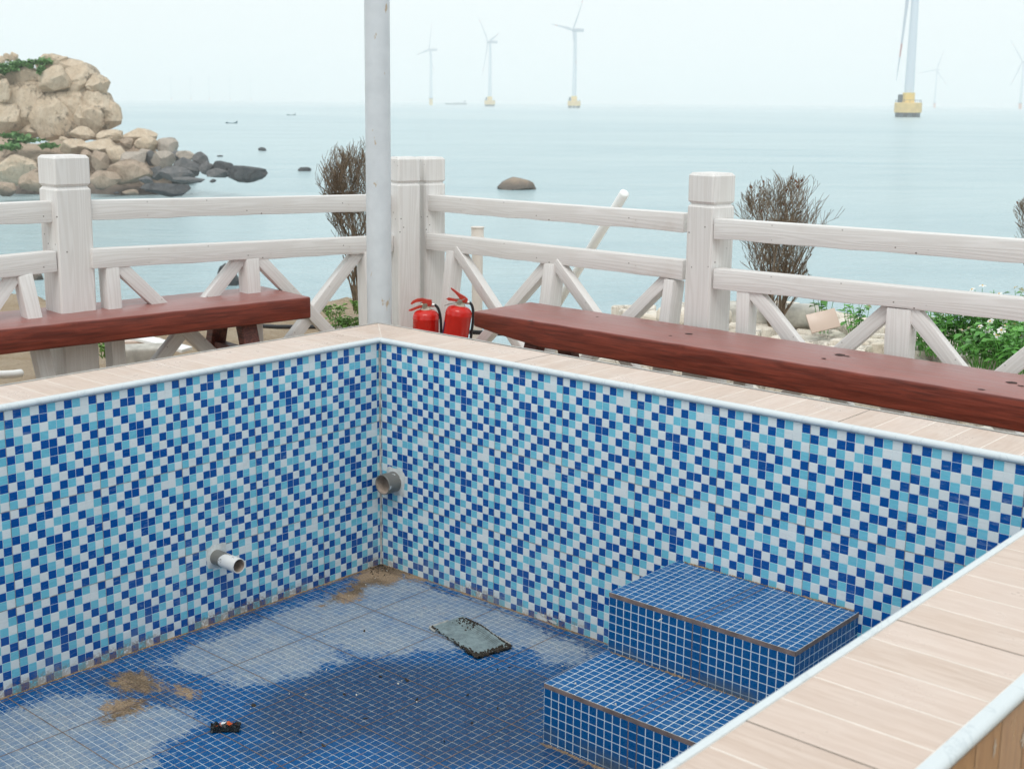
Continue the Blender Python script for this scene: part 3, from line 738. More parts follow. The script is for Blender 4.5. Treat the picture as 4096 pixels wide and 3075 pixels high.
def post(edge, rot, w, top, base, parent, cap=.135):
    r_ = R(rot); xd = Vector((math.cos(r_), math.sin(r_), 0)); yd = Vector((-math.sin(r_), math.cos(r_), 0))
    c = Vector((edge[0], edge[1], 0))-xd*w/2+yd*w/2
    h = w/2
    # stacked cross sections: grooved cap
    secs = [(h, base), (h, top-cap-.013), (h-.010, top-cap), (h, top-cap+.013), (h, top-.012), (h-.010, top), ]
    bm = bmesh.new(); rings = []
    ch = .008
    for s, z in secs:
        pr = [(s-ch, -s), (s, -s+ch), (s, s-ch), (s-ch, s), (-s+ch, s), (-s, s-ch), (-s, -s+ch), (-s+ch, -s)]
        # local x is vertical so that the grain runs up the post
        rings.append([bm.verts.new((z-base, px, py)) for px, py in pr])
    for a, b in zip(rings, rings[1:]):
        for k_ in range(8): bm.faces.new((a[k_], b[k_], b[(k_+1) % 8], a[(k_+1) % 8]))
    bm.faces.new(rings[0]); bm.faces.new(list(reversed(rings[-1])))
    bmesh.ops.recalc_face_normals(bm, faces=bm.faces)
    Mx = Matrix((Z, xd, yd)).transposed().to_4x4(); Mx.translation = Vector((c.x, c.y, base))
    o = obj('post', bm, M['white'], parent); o.matrix_world = Mx; shade(o, 30); return o, c
# posts by their nearest vertical edge
eA, eE, eB, eC = P(124, 500, 5.50), P(1535, 560, 5.52), P(861, 500, 6.72), P(918, 500, 6.86)
tA, tE, tB, tC = P(118, 336, 5.5).z, P(1540, 374, 5.52).z, P(859, 339, 6.72).z, P(917, 339, 6.86).z
railL = empty('wooden_railing', (eA.x, eA.y, G), 'white painted railing behind the left red bench with boulders beyond it', 'railing', 'white railings along the edge')
railR = empty('wooden_railing', (eC.x, eC.y, G), 'white painted railing behind the right red bench with open sea beyond it', 'railing', 'white railings along the edge')
invL, invR = None, None
bpy.context.view_layer.update()
def setp(o, par):
    mw = o.matrix_basis.copy(); o.parent = par; o.matrix_basis = par.matrix_basis.inverted() @ mw; return o
def railpart(par, *a, **k_):
    o = beam(*a[:4], M['white'], None, a[4], a[5], **k_); return setp(o, par)
for nm, e, rot, w, t, par in (('A', eA, -4.7, .165, tA, railL), ('B', eB, -20, .128, tB, railL), ('C', eC, -16, .128, tC, railR), ('E', eE, -8.9, .148, tE, railR)):
    o, c = post(e, rot, w, t, G-.1, None); setp(o, par)
# posts outside the frame
eF = eA + (eA-P(0, 500, 5.32)).normalized()*-2.0; o, c = post(eF, 6, .16, tA+.02, G-.1, None); setp(o, railL)
XD = Vector((1, .058, 0)).normalized()
eG = eE + XD*2.35+Vector((.02, 0, 0)); o, c = post(eG, -2, .148, tE, G-.1, None); setp(o, railR)
bL, bR = Vector((-1, .1, 0)), Vector((.1, 1, 0))
railpart(railL, P(196, 433.5, 5.60), P(852, 420.5, 6.78), .0855, .07, 'rail', bL)
railpart(railL, P(200, 538.5, 5.60), P(851, 509.5, 6.78), .0855, .07, 'rail', bL)
railpart(railL, P(-330, 455, 4.9), P(119, 434.4, 5.52), .09, .07, 'rail', bL)
railpart(railL, P(-330, 588, 4.9), P(122, 542.4, 5.52), .0895, .07, 'rail', bL)
railpart(railR, P(918, 421, 6.85), P(1477, 461.5, 5.70), .085, .07, 'rail', bR)
railpart(railR, P(919, 504, 6.85), P(1475, 563, 5.70), .087, .07, 'rail', bR)
def on_line(u, v, e, dvec):
    """point above the ground line e+t*dvec seen at column u, row v"""
    n = Vector((-dvec.y, dvec.x, 0)); d = ray(u, v); return CAM+d*((e-CAM).dot(n)/d.dot(n))
a = on_line(1542, 473, eE, XD); b = on_line(2330, 527, eE, XD); railpart(railR, a, b, .0855, .07, 'rail', bR)
a = on_line(1541, 580.5, eE, XD); b = on_line(2330, 657, eE, XD); railpart(railR, a, b, .0865, .07, 'rail', bR)
# lattice under the lower rails
def lattice(par, e0, e1, ups, mids, topz0, topz1, back, w=.062, th=.06):
    """e0,e1 ground ends; ups=[t positions of narrow uprights], mids=[t of centre uprights]; topz = underside of the low rail at the ends"""
    dv = (e1-e0); L = dv.length; U = dv.normalized(); B = Vector(back)
    tz = lambda t: topz0+(topz1-topz0)*t
    for t, ww in ups+mids:
        p = e0+dv*t; q0 = Vector((p.x, p.y, tz(t)+.004))-U*ww/2+B*.004; q1 = Vector((p.x, p.y, G-.1))-U*ww/2+B*.004
        o = beam(q0, q1, ww, th+.02, M['white'], None, 'upright', B, .007)
        # beam hangs its height along -U x B; re-aim so width runs along the railing
        Mx = Matrix((Vector((0, 0, -1)), B, U)).transposed().to_4x4()
        if Mx.to_3x3().determinant() < 0:
            Mx = Matrix((Vector((0, 0, -1)), B, -U)).transposed().to_4x4(); Mx.translation = q0
        else: Mx.translation = q0+U*ww
        o.matrix_world = Mx; setp(o, par)
    cols = sorted([t for t, _ in ups+mids])
    for a, b in zip(cols, cols[1:]):
        if (b-a)*L < .3: continue
        a2, b2 = a+.045/L, b-.045/L
        for k_, (s, e) in enumerate(((a2, b2), (b2, a2))):
            p = e0+dv*s; q = e0+dv*e
            p = Vector((p.x, p.y, tz(s)-.002)); q = Vector((q.x, q.y, G+.03)); off = B*(.010 if k_ == 0 else .034)
            d = (q-p).normalized(); nrm = d.cross(B).normalized()
            if nrm.z < 0: nrm = -nrm
            o = beam(p+off+nrm*w/2-d*.02, q+off+nrm*w/2+d*.02, w, .045, M['white'], None, 'brace', B, .008); setp(o, par)
gL0 = P(200, 581, 5.61); gL1 = P(851, 542, 6.78); z0, z1 = gL0.z, gL1.z
dL = gL1-gL0
def tt(e0, e1, u, v):
    best = min(range(0, 1001), key=lambda i: abs(((lambda p: (p-CAM).dot(RT)/(p-CAM).dot(fw)*FPX/K+1106+SX/K)(e0.lerp(e1, i/1000)))-u)); return best/1000
lattice(railL, Vector((gL0.x, gL0.y, 0)), Vector((gL1.x, gL1.y, 0)), [(tt(gL0, gL1, 244, 0), .066), (tt(gL0, gL1, 800, 0), .066)], [(tt(gL0, gL1, 547, 0), .075)], z0, z1, Vector((-.99, .12, 0)).normalized())
h0, h1 = P(-330, 641, 4.9), P(122, 586.5, 5.52)
lattice(railL, Vector((h0.x, h0.y, 0)), Vector((h1.x, h1.y, 0)), [(tt(h0, h1, 56, 0), .066)], [(tt(h0, h1, -150, 0)*.0+.12, .075)], h0.z, h1.z, Vector((-.95, .3, 0)).normalized())
k0, k1 = P(919, 537, 6.85), P(1475, 610, 5.70)
lattice(railR, Vector((k0.x, k0.y, 0)), Vector((k1.x, k1.y, 0)), [(tt(k0, k1, 968, 0), .06), (tt(k0, k1, 1441, 0), .06)], [(tt(k0, k1, 1182, 0), .075)], k0.z, k1.z, Vector((.28, .96, 0)).normalized())
m0, m1 = on_line(1541, 624, eE, XD), on_line(2330, 712, eE, XD)
lattice(railR, Vector((m0.x, m0.y, 0)), Vector((m1.x, m1.y, 0)), [(tt(m0, m1, 1604, 0), .062), (.985, .062)], [(tt(m0, m1, 1940, 0), .10)], m0.z, m1.z, Vector((-.06, 1, 0)).normalized())

# ------------------------------------------------------------------ benches
def bench(name, c_end, far_end, width_dir, width, thick, legs, label, ragged):
    """c_end: front top corner at the visible end; far_end: front top corner of the other end"""
    U = (far_end-c_end); L = U.length; U.normalize(); V = Vector(width_dir).normalized(); V = (V-U*V.dot(U)).normalized(); N_ = U.cross(V)
    flip = N_.z < 0
    root = empty(name, (c_end.x, c_end.y, G), label, 'bench', 'red wooden benches')
    bpy.context.view_layer.update()
    bm = bmesh.new(); n = 40; rings = []
    for i in range(n+1):
        x = L*i/n; j = lambda a: (noise.noise(Vector((x*9, a*5, 1)))-.0)*.0025
        zb = -thick
        if ragged: zb = -thick+.045*max(0, 1-x/.42)**1.3+(.006*noise.noise(Vector((x*25, 0, 0))) if x < .6 else 0)
        rings.append([bm.verts.new(c) for c in ((x, j(1), j(2)), (x, width+j(3), j(4)), (x, width, -thick), (x, j(5), zb))])
    for a, b in zip(rings, rings[1:]):
        for k_ in range(4): bm.faces.new((a[k_], b[k_], b[(k_+1) % 4], a[(k_+1) % 4]))
    bm.faces.new(rings[0]); bm.faces.new(list(reversed(rings[-1])))
    bmesh.ops.recalc_face_normals(bm, faces=bm.faces)
    es = [e for e in bm.edges if e.calc_face_angle(0) > R(40)]
    bmesh.ops.bevel(bm, geom=es, offset=.010, segments=3, affect='EDGES', profile=.5)
    Mx = Matrix((U, V, -N_ if flip else N_)).transposed().to_4x4(); Mx.translation = c_end
    if flip: bmesh.ops.reverse_faces(bm, faces=bm.faces)
    o = obj('seat', bm, M['red'], None); o.matrix_world = Mx; shade(o, 35); setp(o, root)
    for x in legs:
        for sgn in (0, 1):
            y0 = .10 if sgn == 0 else width-.10; y1 = -.03 if sgn == 0 else width+.03
            top = c_end+U*x+V*y0-Z*(thick-.002); bot = c_end+U*x+V*y1; bot = Vector((bot.x, bot.y, G+.002))
            bm = bmesh.new(); w = .062
            for p, q in ((top, bot),):
                vv = []
                for c in (p, q):
                    for dx, dy in ((-w/2-.01, -w/2), (w/2+.01, -w/2), (w/2+.01, w/2), (-w/2-.01, w/2)): vv.append(bm.verts.new(c+U*dx+V*dy-c_end))
                for f in ((0, 1, 2, 3), (7, 6, 5, 4), (0, 4, 5, 1), (1, 5, 6, 2), (2, 6, 7, 3), (3, 7, 4, 0)): bm.faces.new([vv[k_] for k_ in f])
            bmesh.ops.recalc_face_normals(bm, faces=bm.faces); bevel(bm, .004, 1)
            l_ = obj('leg', bm, M['leg'], None); l_.matrix_world = Matrix.Translation(c_end); setp(l_, root)
        bm = bmesh.new(); box(bm, (0, 0, 0), (.05, width*.8, .06)); st_ = obj('stretcher', bm, M['leg'], None)
        Mm = Mx.copy(); Mm.translation = c_end+U*x+V*(width/2)-Z*(thick+.16); st_.matrix_world = Mm; setp(st_, root)
    return root, Mx
zL, zR = -.03, -.06
cl = onz(672, 641, zL); fl_ = onz(0, 712, zL); fl_ = cl+(fl_-cl)*1.9
benL, _ = bench('bench', cl, fl_, (-1, 0, 0), .455, .105, (.30, 2.1), 'red brown wooden bench on the left, in front of the railing by the boulders', False)
cr = onz(1022, 672, zR); fr = onz(2212, 862, zR); fr = cr+(fr-cr)*1.3
benR, MR = bench('bench', cr, fr, (0, 1, 0), .40, .115, (.30, 2.7), 'long red brown wooden bench on the right with knot holes in its top', True)
# knot holes
for u, v, a, b in ((1145, 693, .014, .007), (1488, 721, .020, .008), (1448, 725, .009, .004), (1815, 766, .024, .010), (1780, 774, .010, .005), (2186, 826, .022, .010), (2120, 841, .014, .005), (1290, 684, .006, .003), (2205, 833, .012, .005), (1830, 769, .012, .004)):
    p = onz(u, v, zR+.0012); n_ = 12; bm = bmesh.new()
    bm.faces.new([bm.verts.new(p+Vector((math.cos(t)*a*random.uniform(.75, 1.1), math.sin(t)*b*2.0*random.uniform(.75, 1.1), 0))) for t in [2*math.pi*i/n_ for i in range(n_)]])
    setp(obj('knot_hole', bm, M['hole'], None), benR)

# ------------------------------------------------------------------ pole
pb = P(820, 700, 5.62); pt = None
pole_o = bmesh.new()
lathe(pole_o, [(.054, G-.1), (.054, 2.75)], 32); lathe(pole_o, [(.11, G), (.11, G+.012), (.054, G+.012)], 24)
po = obj('pole', pole_o, M['pole'], None, True); po.location = (pb.x, pb.y, 0); shade(po, 40)
tag(po, 'tall round steel pole painted bluish white just behind the pool corner', 'pole')
po.rotation_euler = (0, 0, 0)

# ------------------------------------------------------------------ extinguishers
def extinguisher(u, v, D, tilt, open_, label):
    """(u,v,D): centre of the weld ring"""
    c = P(u, v, D); rr = .0675
    axisX = Vector((RT.x, RT.y, 0)).normalized(); axisY = Z.cross(axisX)
    hb = c.z-(G+.006)
    Mx = Matrix((axisX, axisY, Z)).transposed().to_4x4() @ Matrix.Rotation(R(tilt), 4, 'Y')
    base = c-(Mx.to_3x3() @ Vector((0, 0, hb)))
    root = empty('fire_extinguisher', base, label, 'fire extinguisher', 'fire extinguishers at the railing corner'); Mx.translation = base; root.matrix_world = Mx
    bpy.context.view_layer.update()
    prof = [(.0001, .012), (rr-.012, .008), (rr-.004, 0), (rr, .006), (rr, hb-.004), (rr+.0018, hb), (rr, hb+.004)]
    for i in range(1, 10):
        t = R(90*i/9); prof.append((.024+(rr-.024)*math.cos(t), hb+.010+.036*math.sin(t)))
    bm = bmesh.new(); lathe(bm, prof, 40); b_ = obj('cylinder', bm, M['red_paint'], root); shade(b_, 50)
    zt = hb+.044
    bm = bmesh.new(); lathe(bm, [(.024, zt-.002), (.027, zt), (.027, zt+.008), (.022, zt+.010), (.022, zt+.018), (.001, zt+.018)], 24); shade(obj('neck_ring', bm, M['ivory'], root))
    bm = bmesh.new(); lathe(bm, [(.015, zt+.014), (.015, zt+.036), (.001, zt+.036)], 16); Mg = Matrix.Translation((0, 0, zt+.026)) @ Matrix.Rotation(R(90), 4, 'Y')
    lathe(bm, [(.001, -.026), (.011, -.026), (.011, .032), (.001, .032)], 14, Mg)
    Mg2 = Matrix.Translation((-.006, -.02, zt+.022)) @ Matrix.Rotation(R(90), 4, 'X'); lathe(bm, [(.001, -.004), (.0125, -.004), (.0125, .006), (.001, .006)], 16, Mg2)
    bmesh.ops.recalc_face_normals(bm, faces=bm.faces); shade(obj('valve', bm, M['brass'], root))
    # carrying handle (lower) and squeeze lever (upper)
    zl = zt+.021
    if not open_:
        low = [(.028, zl+.002), (.028, zl+.012), (-.01, zl+.010), (-.05, zl-.004), (-.088, zl-.021), (-.090, zl-.026), (-.074, zl-.027), (-.04, zl-.014), (-.008, zl-.004)]
        upp = [(.032, zl+.010), (.030, zl+.031), (.006, zl+.034), (-.018, zl+.040), (-.045, zl+.037), (-.070, zl+.025), (-.079, zl+.012), (-.072, zl+.008), (-.05, zl+.020), (-.022, zl+.024), (-.008, zl+.010)]
    else:
        low = [(.030, zl+.002), (.030, zl+.013), (-.03, zl+.012), (-.062, zl+.014), (-.074, zl+.006), (-.06, zl+.000), (-.03, zl+.001)]
        upp = [(.034, zl+.006), (.035, zl+.022), (.020, zl+.032), (-.012, zl+.044), (-.042, zl+.060), (-.060, zl+.066), (-.056, zl+.058), (-.036, zl+.045), (-.018, zl+.030), (-.006, zl+.018), (0, zl+.008)]
    for nm, out, dep in (('carry_handle', low, .022), ('squeeze_lever', upp, .026)):
        bm = bmesh.new(); prism(bm, out, dep); bmesh.ops.translate(bm, verts=bm.verts, vec=(0, -dep/2, 0)); bmesh.ops.triangulate(bm, faces=[f for f in bm.faces if len(f.verts) > 4]); bmesh.ops.recalc_face_normals(bm, faces=bm.faces)
        obj(nm, bm, M['red_dull'], root)
    bm = bmesh.new()
    pts = [Vector((.030, 0, zt+.026)), Vector((.045, 0, zt+.026)), Vector((.062, 0, zt+.010)), Vector((.074, 0, zt-.03)), Vector((.079, .0, hb-.05)), Vector((.080, .0, hb*.5)), Vector((.078, .01, .05))]
    sm = []
    for i in range(len(pts)-1):
        p0, p1, p2, p3 = pts[max(i-1, 0)], pts[i], pts[i+1], pts[min(i+2, len(pts)-1)]
        for k_ in range(5):
            t = k_/5; sm.append(.5*((2*p1)+(p2-p0)*t+(2*p0-5*p1+4*p2-p3)*t*t+(3*p1-p0-3*p2+p3)*t**3))
    sm.append(pts[-1]); tube(bm, sm, [.0072]*(len(sm)-4)+[.008, .010, .010, .010], 10); shade(obj('hose', bm, M['black'], root))
    bm = bmesh.new(); lathe(bm, [(.009, .026), (.011, .028), (.011, .044), (.009, .046)], 14, Matrix.Translation((0, 0, zt+.026)) @ Matrix.Rotation(R(90), 4, 'Y')); shade(obj('hose_coupling', bm, M['metal'], root))
    def patch(a0, a1, z0_, z1_, mt, nm, lab=None):
        bm = bmesh.new(); q = []
        for i in range(9):
            t = R(a0+(a1-a0)*i/8); q.append((bm.verts.new((math.cos(t)*(rr+.0006), math.sin(t)*(rr+.0006), z0_)), bm.verts.new((math.cos(t)*(rr+.0006), math.sin(t)*(rr+.0006), z1_))))
        for a, b in zip(q, q[1:]): bm.faces.new((a[0], b[0], b[1], a[1]))
        bmesh.ops.recalc_face_normals(bm, faces=bm.faces); o = obj(nm, bm, mt, root, True)
    if open_:
        patch(176, 205, hb-.115, hb-.045, M['navy'], 'paper_label')
        bm = bmesh.new(); cz = hb-.125; n_ = 20
        def cyl(a, z, r_=rr+.0009): return Vector((math.cos(a)*r_, math.sin(a)*r_, z))
        ctr = bm.verts.new(cyl(R(292), cz)); ring = [bm.verts.new(cyl(R(292)+math.cos(t)*.0165/rr, cz+math.sin(t)*.0165)) for t in [2*math.pi*i/n_ for i in range(n_)]]
        for i in range(n_): bm.faces.new((ctr, ring[i], ring[(i+1) % n_]))
        bmesh.ops.recalc_face_normals(bm, faces=bm.faces); obj('round_sticker', bm, M['sticker'], root, True)
        bm = bmesh.new()
        for (z_, w_) in ((cz+.004, .012), (cz-.003, .010)):
            vv = [bm.verts.new(cyl(R(292)+s*w_/rr/2*1.0, z_+dz, rr+.0013)) for s, dz in ((-1, -.001), (1, -.001), (1, .001), (-1, .001))]; bm.faces.new(vv)
        bmesh.ops.recalc_face_normals(bm, faces=bm.faces); obj('sticker_print', bm, M['black'], root)
        bm = bmesh.new(); tube(bm, [Vector((.02, -.018, zt+.044)), Vector((-.02, -.03, zt+.02)), Vector((-.055, -.03, zt+.008)), Vector((-.078, -.025, zt-.006))], [.002, .003, .0035, .002], 6); obj('pull_tie', bm, simple('grey_tie', (.30, .27, .25), .6), root)
    return root
extinguisher(920, 687.5, 6.62, 0, False, 'upright red fire extinguisher left of the pair, against the white corner post')
extinguisher(990.5, 679.5, 6.52, 8.5, True, 'leaning red fire extinguisher with raised lever, beside the end of the bench')

# ------------------------------------------------------------------ ground
edge_px = [(-900, 650), (-200, 640), (0, 641), (60, 643), (110, 657), (250, 672), (450, 668), (600, 662), (700, 656), (760, 648), (800, 658), (880, 680), (940, 700), (1000, 728), (1060, 762), (1140, 775), (1185, 745), (1290, 712), (1400, 679), (1470, 668), (1560, 660), (1700, 676), (1800, 690), (1900, 694), (2100, 705), (2300, 720), (2700, 760)]
edge = [tuple(onz(u, v, G)[:2]) for u, v in edge_px]
ground_poly = [(-14, -8)]+edge+[(9, 6), (9, -8)]
def gh(x, y):
    d = -sd(ground_poly, x, y)
    n_ = noise.noise(Vector((x*1.3, y*1.3, 0)))*.035+noise.noise(Vector((x*5, y*5, 2)))*.018+noise.noise(Vector((x*14, y*14, 5)))*.008
    d += noise.noise(Vector((x*2.2, y*2.2, 7)))*.14
    z = G-.02+n_
    if d > -.35: z += .05*max(0, 1-abs(d+.1)/.35)*(noise.noise(Vector((x*3, y*3, 9)))+.4)
    if x < -2.2 and y < 3: z += .03
    if d > 0: z -= min(9, 1.4*d+.9*d*d)+.3*abs(noise.noise(Vector((x, y, 4))))*min(1, d)
    if -.20 < x < 2.80 and y < .18: z = -1.4
    return z
bm = bmesh.new()
xsg = [-13+i*.45 for i in range(12)]+[-7.6+i*.085 for i in range(170)]+[6.9+i*.4 for i in range(6)]
ysg = [-7+i*.4 for i in range(12)]+[-2.2+i*.085 for i in range(115)]+[7.6+i*.4 for i in range(8)]
gv = [[bm.verts.new((x, y, gh(x, y))) for y in ysg] for x in xsg]
for i in range(len(xsg)-1):
    for j in range(len(ysg)-1): bm.faces.new((gv[i][j], gv[i+1][j], gv[i+1][j+1], gv[i][j+1]))
bmesh.ops.recalc_face_normals(bm, faces=bm.faces)
tag(obj('ground', bm, M['sand'], smooth=True), 'ochre sandy ground around the pool, falling away to the sea', kind='structure')
# sea
bm = bmesh.new(); q = 19500
vv = [bm.verts.new((a, b, SEA)) for a, b in ((-q, -q), (q, -q), (q, q), (-q, q))]; bm.faces.new(vv)
tag(obj('sea', bm, M['sea']), 'pale calm sea reaching the hazy horizon', kind='structure')
# stone paving beyond the right railing
bm = bmesh.new(); rs = random.Random(3)
pave = [tuple(onz(u, v, G)[:2]) for u, v in ((1190, 752), (1290, 718), (1400, 686), (1480, 676), (1700, 690), (1830, 705), (1960, 722), (2120, 748), (2300, 775), (3000, 800))]+[(3.6, 2.2), (3.6, .9), (-.6, 1.35)]
cw, chh = .34, .21; pts = {}
for i in range(-2, 22):
    for j in range(-2, 26):
        pts[i, j] = (-2+i*cw+(cw/2 if j % 2 else 0)+rs.uniform(-.11, .11), .8+j*chh+rs.uniform(-.07, .07))
for i in range(-2, 21):
    for j in range(-2, 25):
        o2 = 1 if j % 2 else 0
        cs = [pts[i, j], pts[i+1, j], pts[min(21, i+o2+(0 if o2 else 1)), j+1], pts[i+o2-(0 if o2 else 0), j+1]]
        cx, cy = sum(c[0] for c in cs)/4, sum(c[1] for c in cs)/4
        if sd(pave, cx, cy) < .02: continue
        zt_ = G+.055+rs.uniform(0, .05)+.035*(cy-1.5)*.3; poly = []
        for a in range(4):
            p, q = cs[a], cs[(a+1) % 4]
            for t in (.12, .5, .88):
                x, y = p[0]+(q[0]-p[0])*t, p[1]+(q[1]-p[1])*t; s = rs.uniform(.84, .97); poly.append((cx+(x-cx)*s, cy+(y-cy)*s))
        tx, ty = rs.uniform(-.05, .05), rs.uniform(-.05, .05)
        lo = [bm.verts.new((x, y, G-.06)) for x, y in poly]; hi = [bm.verts.new((x, y, zt_-.012+tx*(x-cx)+ty*(y-cy))) for x, y in poly]
        h2 = [bm.verts.new((cx+(x-cx)*.93, cy+(y-cy)*.93, zt_+tx*(x-cx)+ty*(y-cy)+rs.uniform(-.004, .004))) for x, y in poly]
        n_ = len(poly)
        for a in range(n_):
            bm.faces.new((lo[a], lo[(a+1) % n_], hi[(a+1) % n_], hi[a])); bm.faces.new((hi[a], hi[(a+1) % n_], h2[(a+1) % n_], h2[a]))
        bm.faces.new(h2)
bmesh.ops.recalc_face_normals(bm, faces=bm.faces)
tag(obj('stone_paving', bm, M['stone']), 'pale rough flagstones laid beyond the right railing', kind='structure')
bm = bmesh.new(); n_ = 0
vv = [bm.verts.new((x, y, G+.035)) for x, y in pave]; f = bm.faces.new(vv)
ex = bmesh.ops.extrude_face_region(bm, geom=[f]); bmesh.ops.translate(bm, verts=[v for v in ex['geom'] if isinstance(v, bmesh.types.BMVert)], vec=(0, 0, -.2)); bmesh.ops.recalc_face_normals(bm, faces=bm.faces)
tag(obj('paving_bed', bm, M['mortar']), 'mortar bed between the flagstones', kind='structure')

def blob(name, c, r, mat, seed, label=None, cat=None, group=None, parent=None, sub=3, amp=.22, fr=1.1, flat=None, facet=0, rot=None):
    bm = bmesh.new(); bmesh.ops.create_icosphere(bm, subdivisions=sub, radius=1)
    rs = random.Random(seed)
    pl = [(Vector((rs.gauss(0, 1), rs.gauss(0, 1), rs.gauss(0, .7))).normalized(), rs.uniform(.60, .86)) for _ in range(facet)]
    for v in bm.verts:
        d = v.co.normalized(); k_ = 1+amp*noise.noise(d*fr+Vector((seed*3.1, seed*1.7, 0)))+amp*.4*noise.noise(d*fr*3+Vector((seed, 0, 5)))+amp*.15*noise.noise(d*fr*8+Vector((seed, 3, 5)))
        p = d*k_
        for n_, h in pl:
            e = p.dot(n_)-h
            if e > 0: p -= n_*e*.93
        v.co = Vector((p.x*r[0], p.y*r[1], p.z*r[2]))
    o = obj(name, bm, mat, parent, True); o.location = c; o.rotation_euler = (0, 0, YAW*-1*0+(rot if rot is not None else -YAW*0))
    shade(o, 24)
    if label: tag(o, label, cat, group)
    return o
# bits of kerb, tile and block beyond the railings
def slab(name, px, size, rot, mat, label, cat, bev=.02, z=None):
    c = P(*px); bm = bmesh.new(); box(bm, (0, 0, 0), size); bevel(bm, bev, 3)
    o = obj(name, bm, mat, None); o.location = c; o.rotation_euler = [R(a) for a in rot]; shade(o, 40); return tag(o, label, cat)
slab('concrete_kerb', (1655, 680, 7.75), (.66, .22, .13), (0, 0, 35), M['concrete'], 'rounded pale concrete kerb block at the edge of the flagstones', 'kerb', .04)
slab('flat_stone', (1500, 682, 7.4), (.36, .3, .09), (0, 3, 8), M['stone'], 'flat pale stone standing proud at the seaward edge of the paving', 'stone', .03)
tl = slab('loose_tile', (1778, 693, 7.3), (.17, .012, .115), (-30, -14, 44), M['plank'], 'loose wood-look tile propped beside the kerb block', 'tile', .002)
slab('concrete_block', (303, 768, 6.5), (.30, .16, .10), (0, 0, 55), M['concrete'], 'grey concrete block on the sand below the left bench', 'concrete block', .015)
slab('white_board', (348, 741, 7.0), (.34, .10, .018), (0, 8, 20), M['pvc'], 'white narrow board lying on the sand below the left bench', 'board', .002)
slab('beige_board', (300, 737, 7.15), (.22, .12, .018), (0, -4, 30), M['plank'], 'beige tile offcut lying beside the white board', 'tile offcut', .002)
blob('stone', P(745, 712, 7.0), (.07, .06, .04), M['stone'], 5, 'small yellow stone on the sand by the black hose', 'stone', amp=.3, sub=2)
def pipe_obj(name, pts, r, mat, label, cat, capped=True, n=16):
    bm = bmesh.new(); tube(bm, [Vector(p)-Vector(pts[0]) for p in pts], r, n); o = obj(name, bm, mat); o.location = pts[0]; shade(o, 50); return tag(o, label, cat)
pa, pb_ = P(1350, 416, 7.0), P(1205, 655, 7.9)
d = (pb_-pa).normalized(); rr_ = .0275
pipe_obj('plastic_pipe', [pa, pa+d*.008, pa+d*.5, pb_+d*.5], [.020, rr_, rr_, rr_], M['pvc'], 'long white plastic pipe slanting up behind the right railing', 'pipe')
q0 = P(1029, 700, 8.2); q1 = P(1029, 487, 8.2)
bm = bmesh.new(); hh = .72; zt_ = P(1029, 488, 8.0).z; qx = P(1031, 600, 8.0)
lathe(bm, [(.034, -2.2), (.034, zt_-.02-.12), (.0395, zt_-.14), (.0395, zt_-.075), (.042, zt_-.07), (.042, zt_-.062), (.0395, zt_-.058), (.0395, zt_-.008), (.043, zt_-.006), (.043, zt_), (.001, zt_)], 24)
o = obj('vent_pipe', bm, simple('cream_pipe', (.72, .66, .60), .5)); o.location = (qx.x, qx.y, 0); shade(o, 40); tag(o, 'upright cream pipe with a ribbed collar, standing behind the corner of the right railing', 'pipe')
hp = [P(u, v, D) for u, v, D in ((540, 703, 7.6), (600, 706, 7.4), (680, 706, 7.3), (760, 704, 7.2), (850, 706, 7.15), (960, 714, 7.1), (1050, 719, 7.05), (1120, 722, 7.0), (1200, 735, 6.95), (1300, 752, 6.9))]
pipe_obj('garden_hose', hp, .0125, M['black'], 'black rubber hose running along the ground past the corner post', 'hose', n=10)
pipe_obj('drain_pipe', [P(-120, 815, 6.0), P(30, 808, 6.2), P(44, 806, 6.25)], .02, M['pvc'], 'white plastic pipe lying on the sand at the left edge', 'pipe')

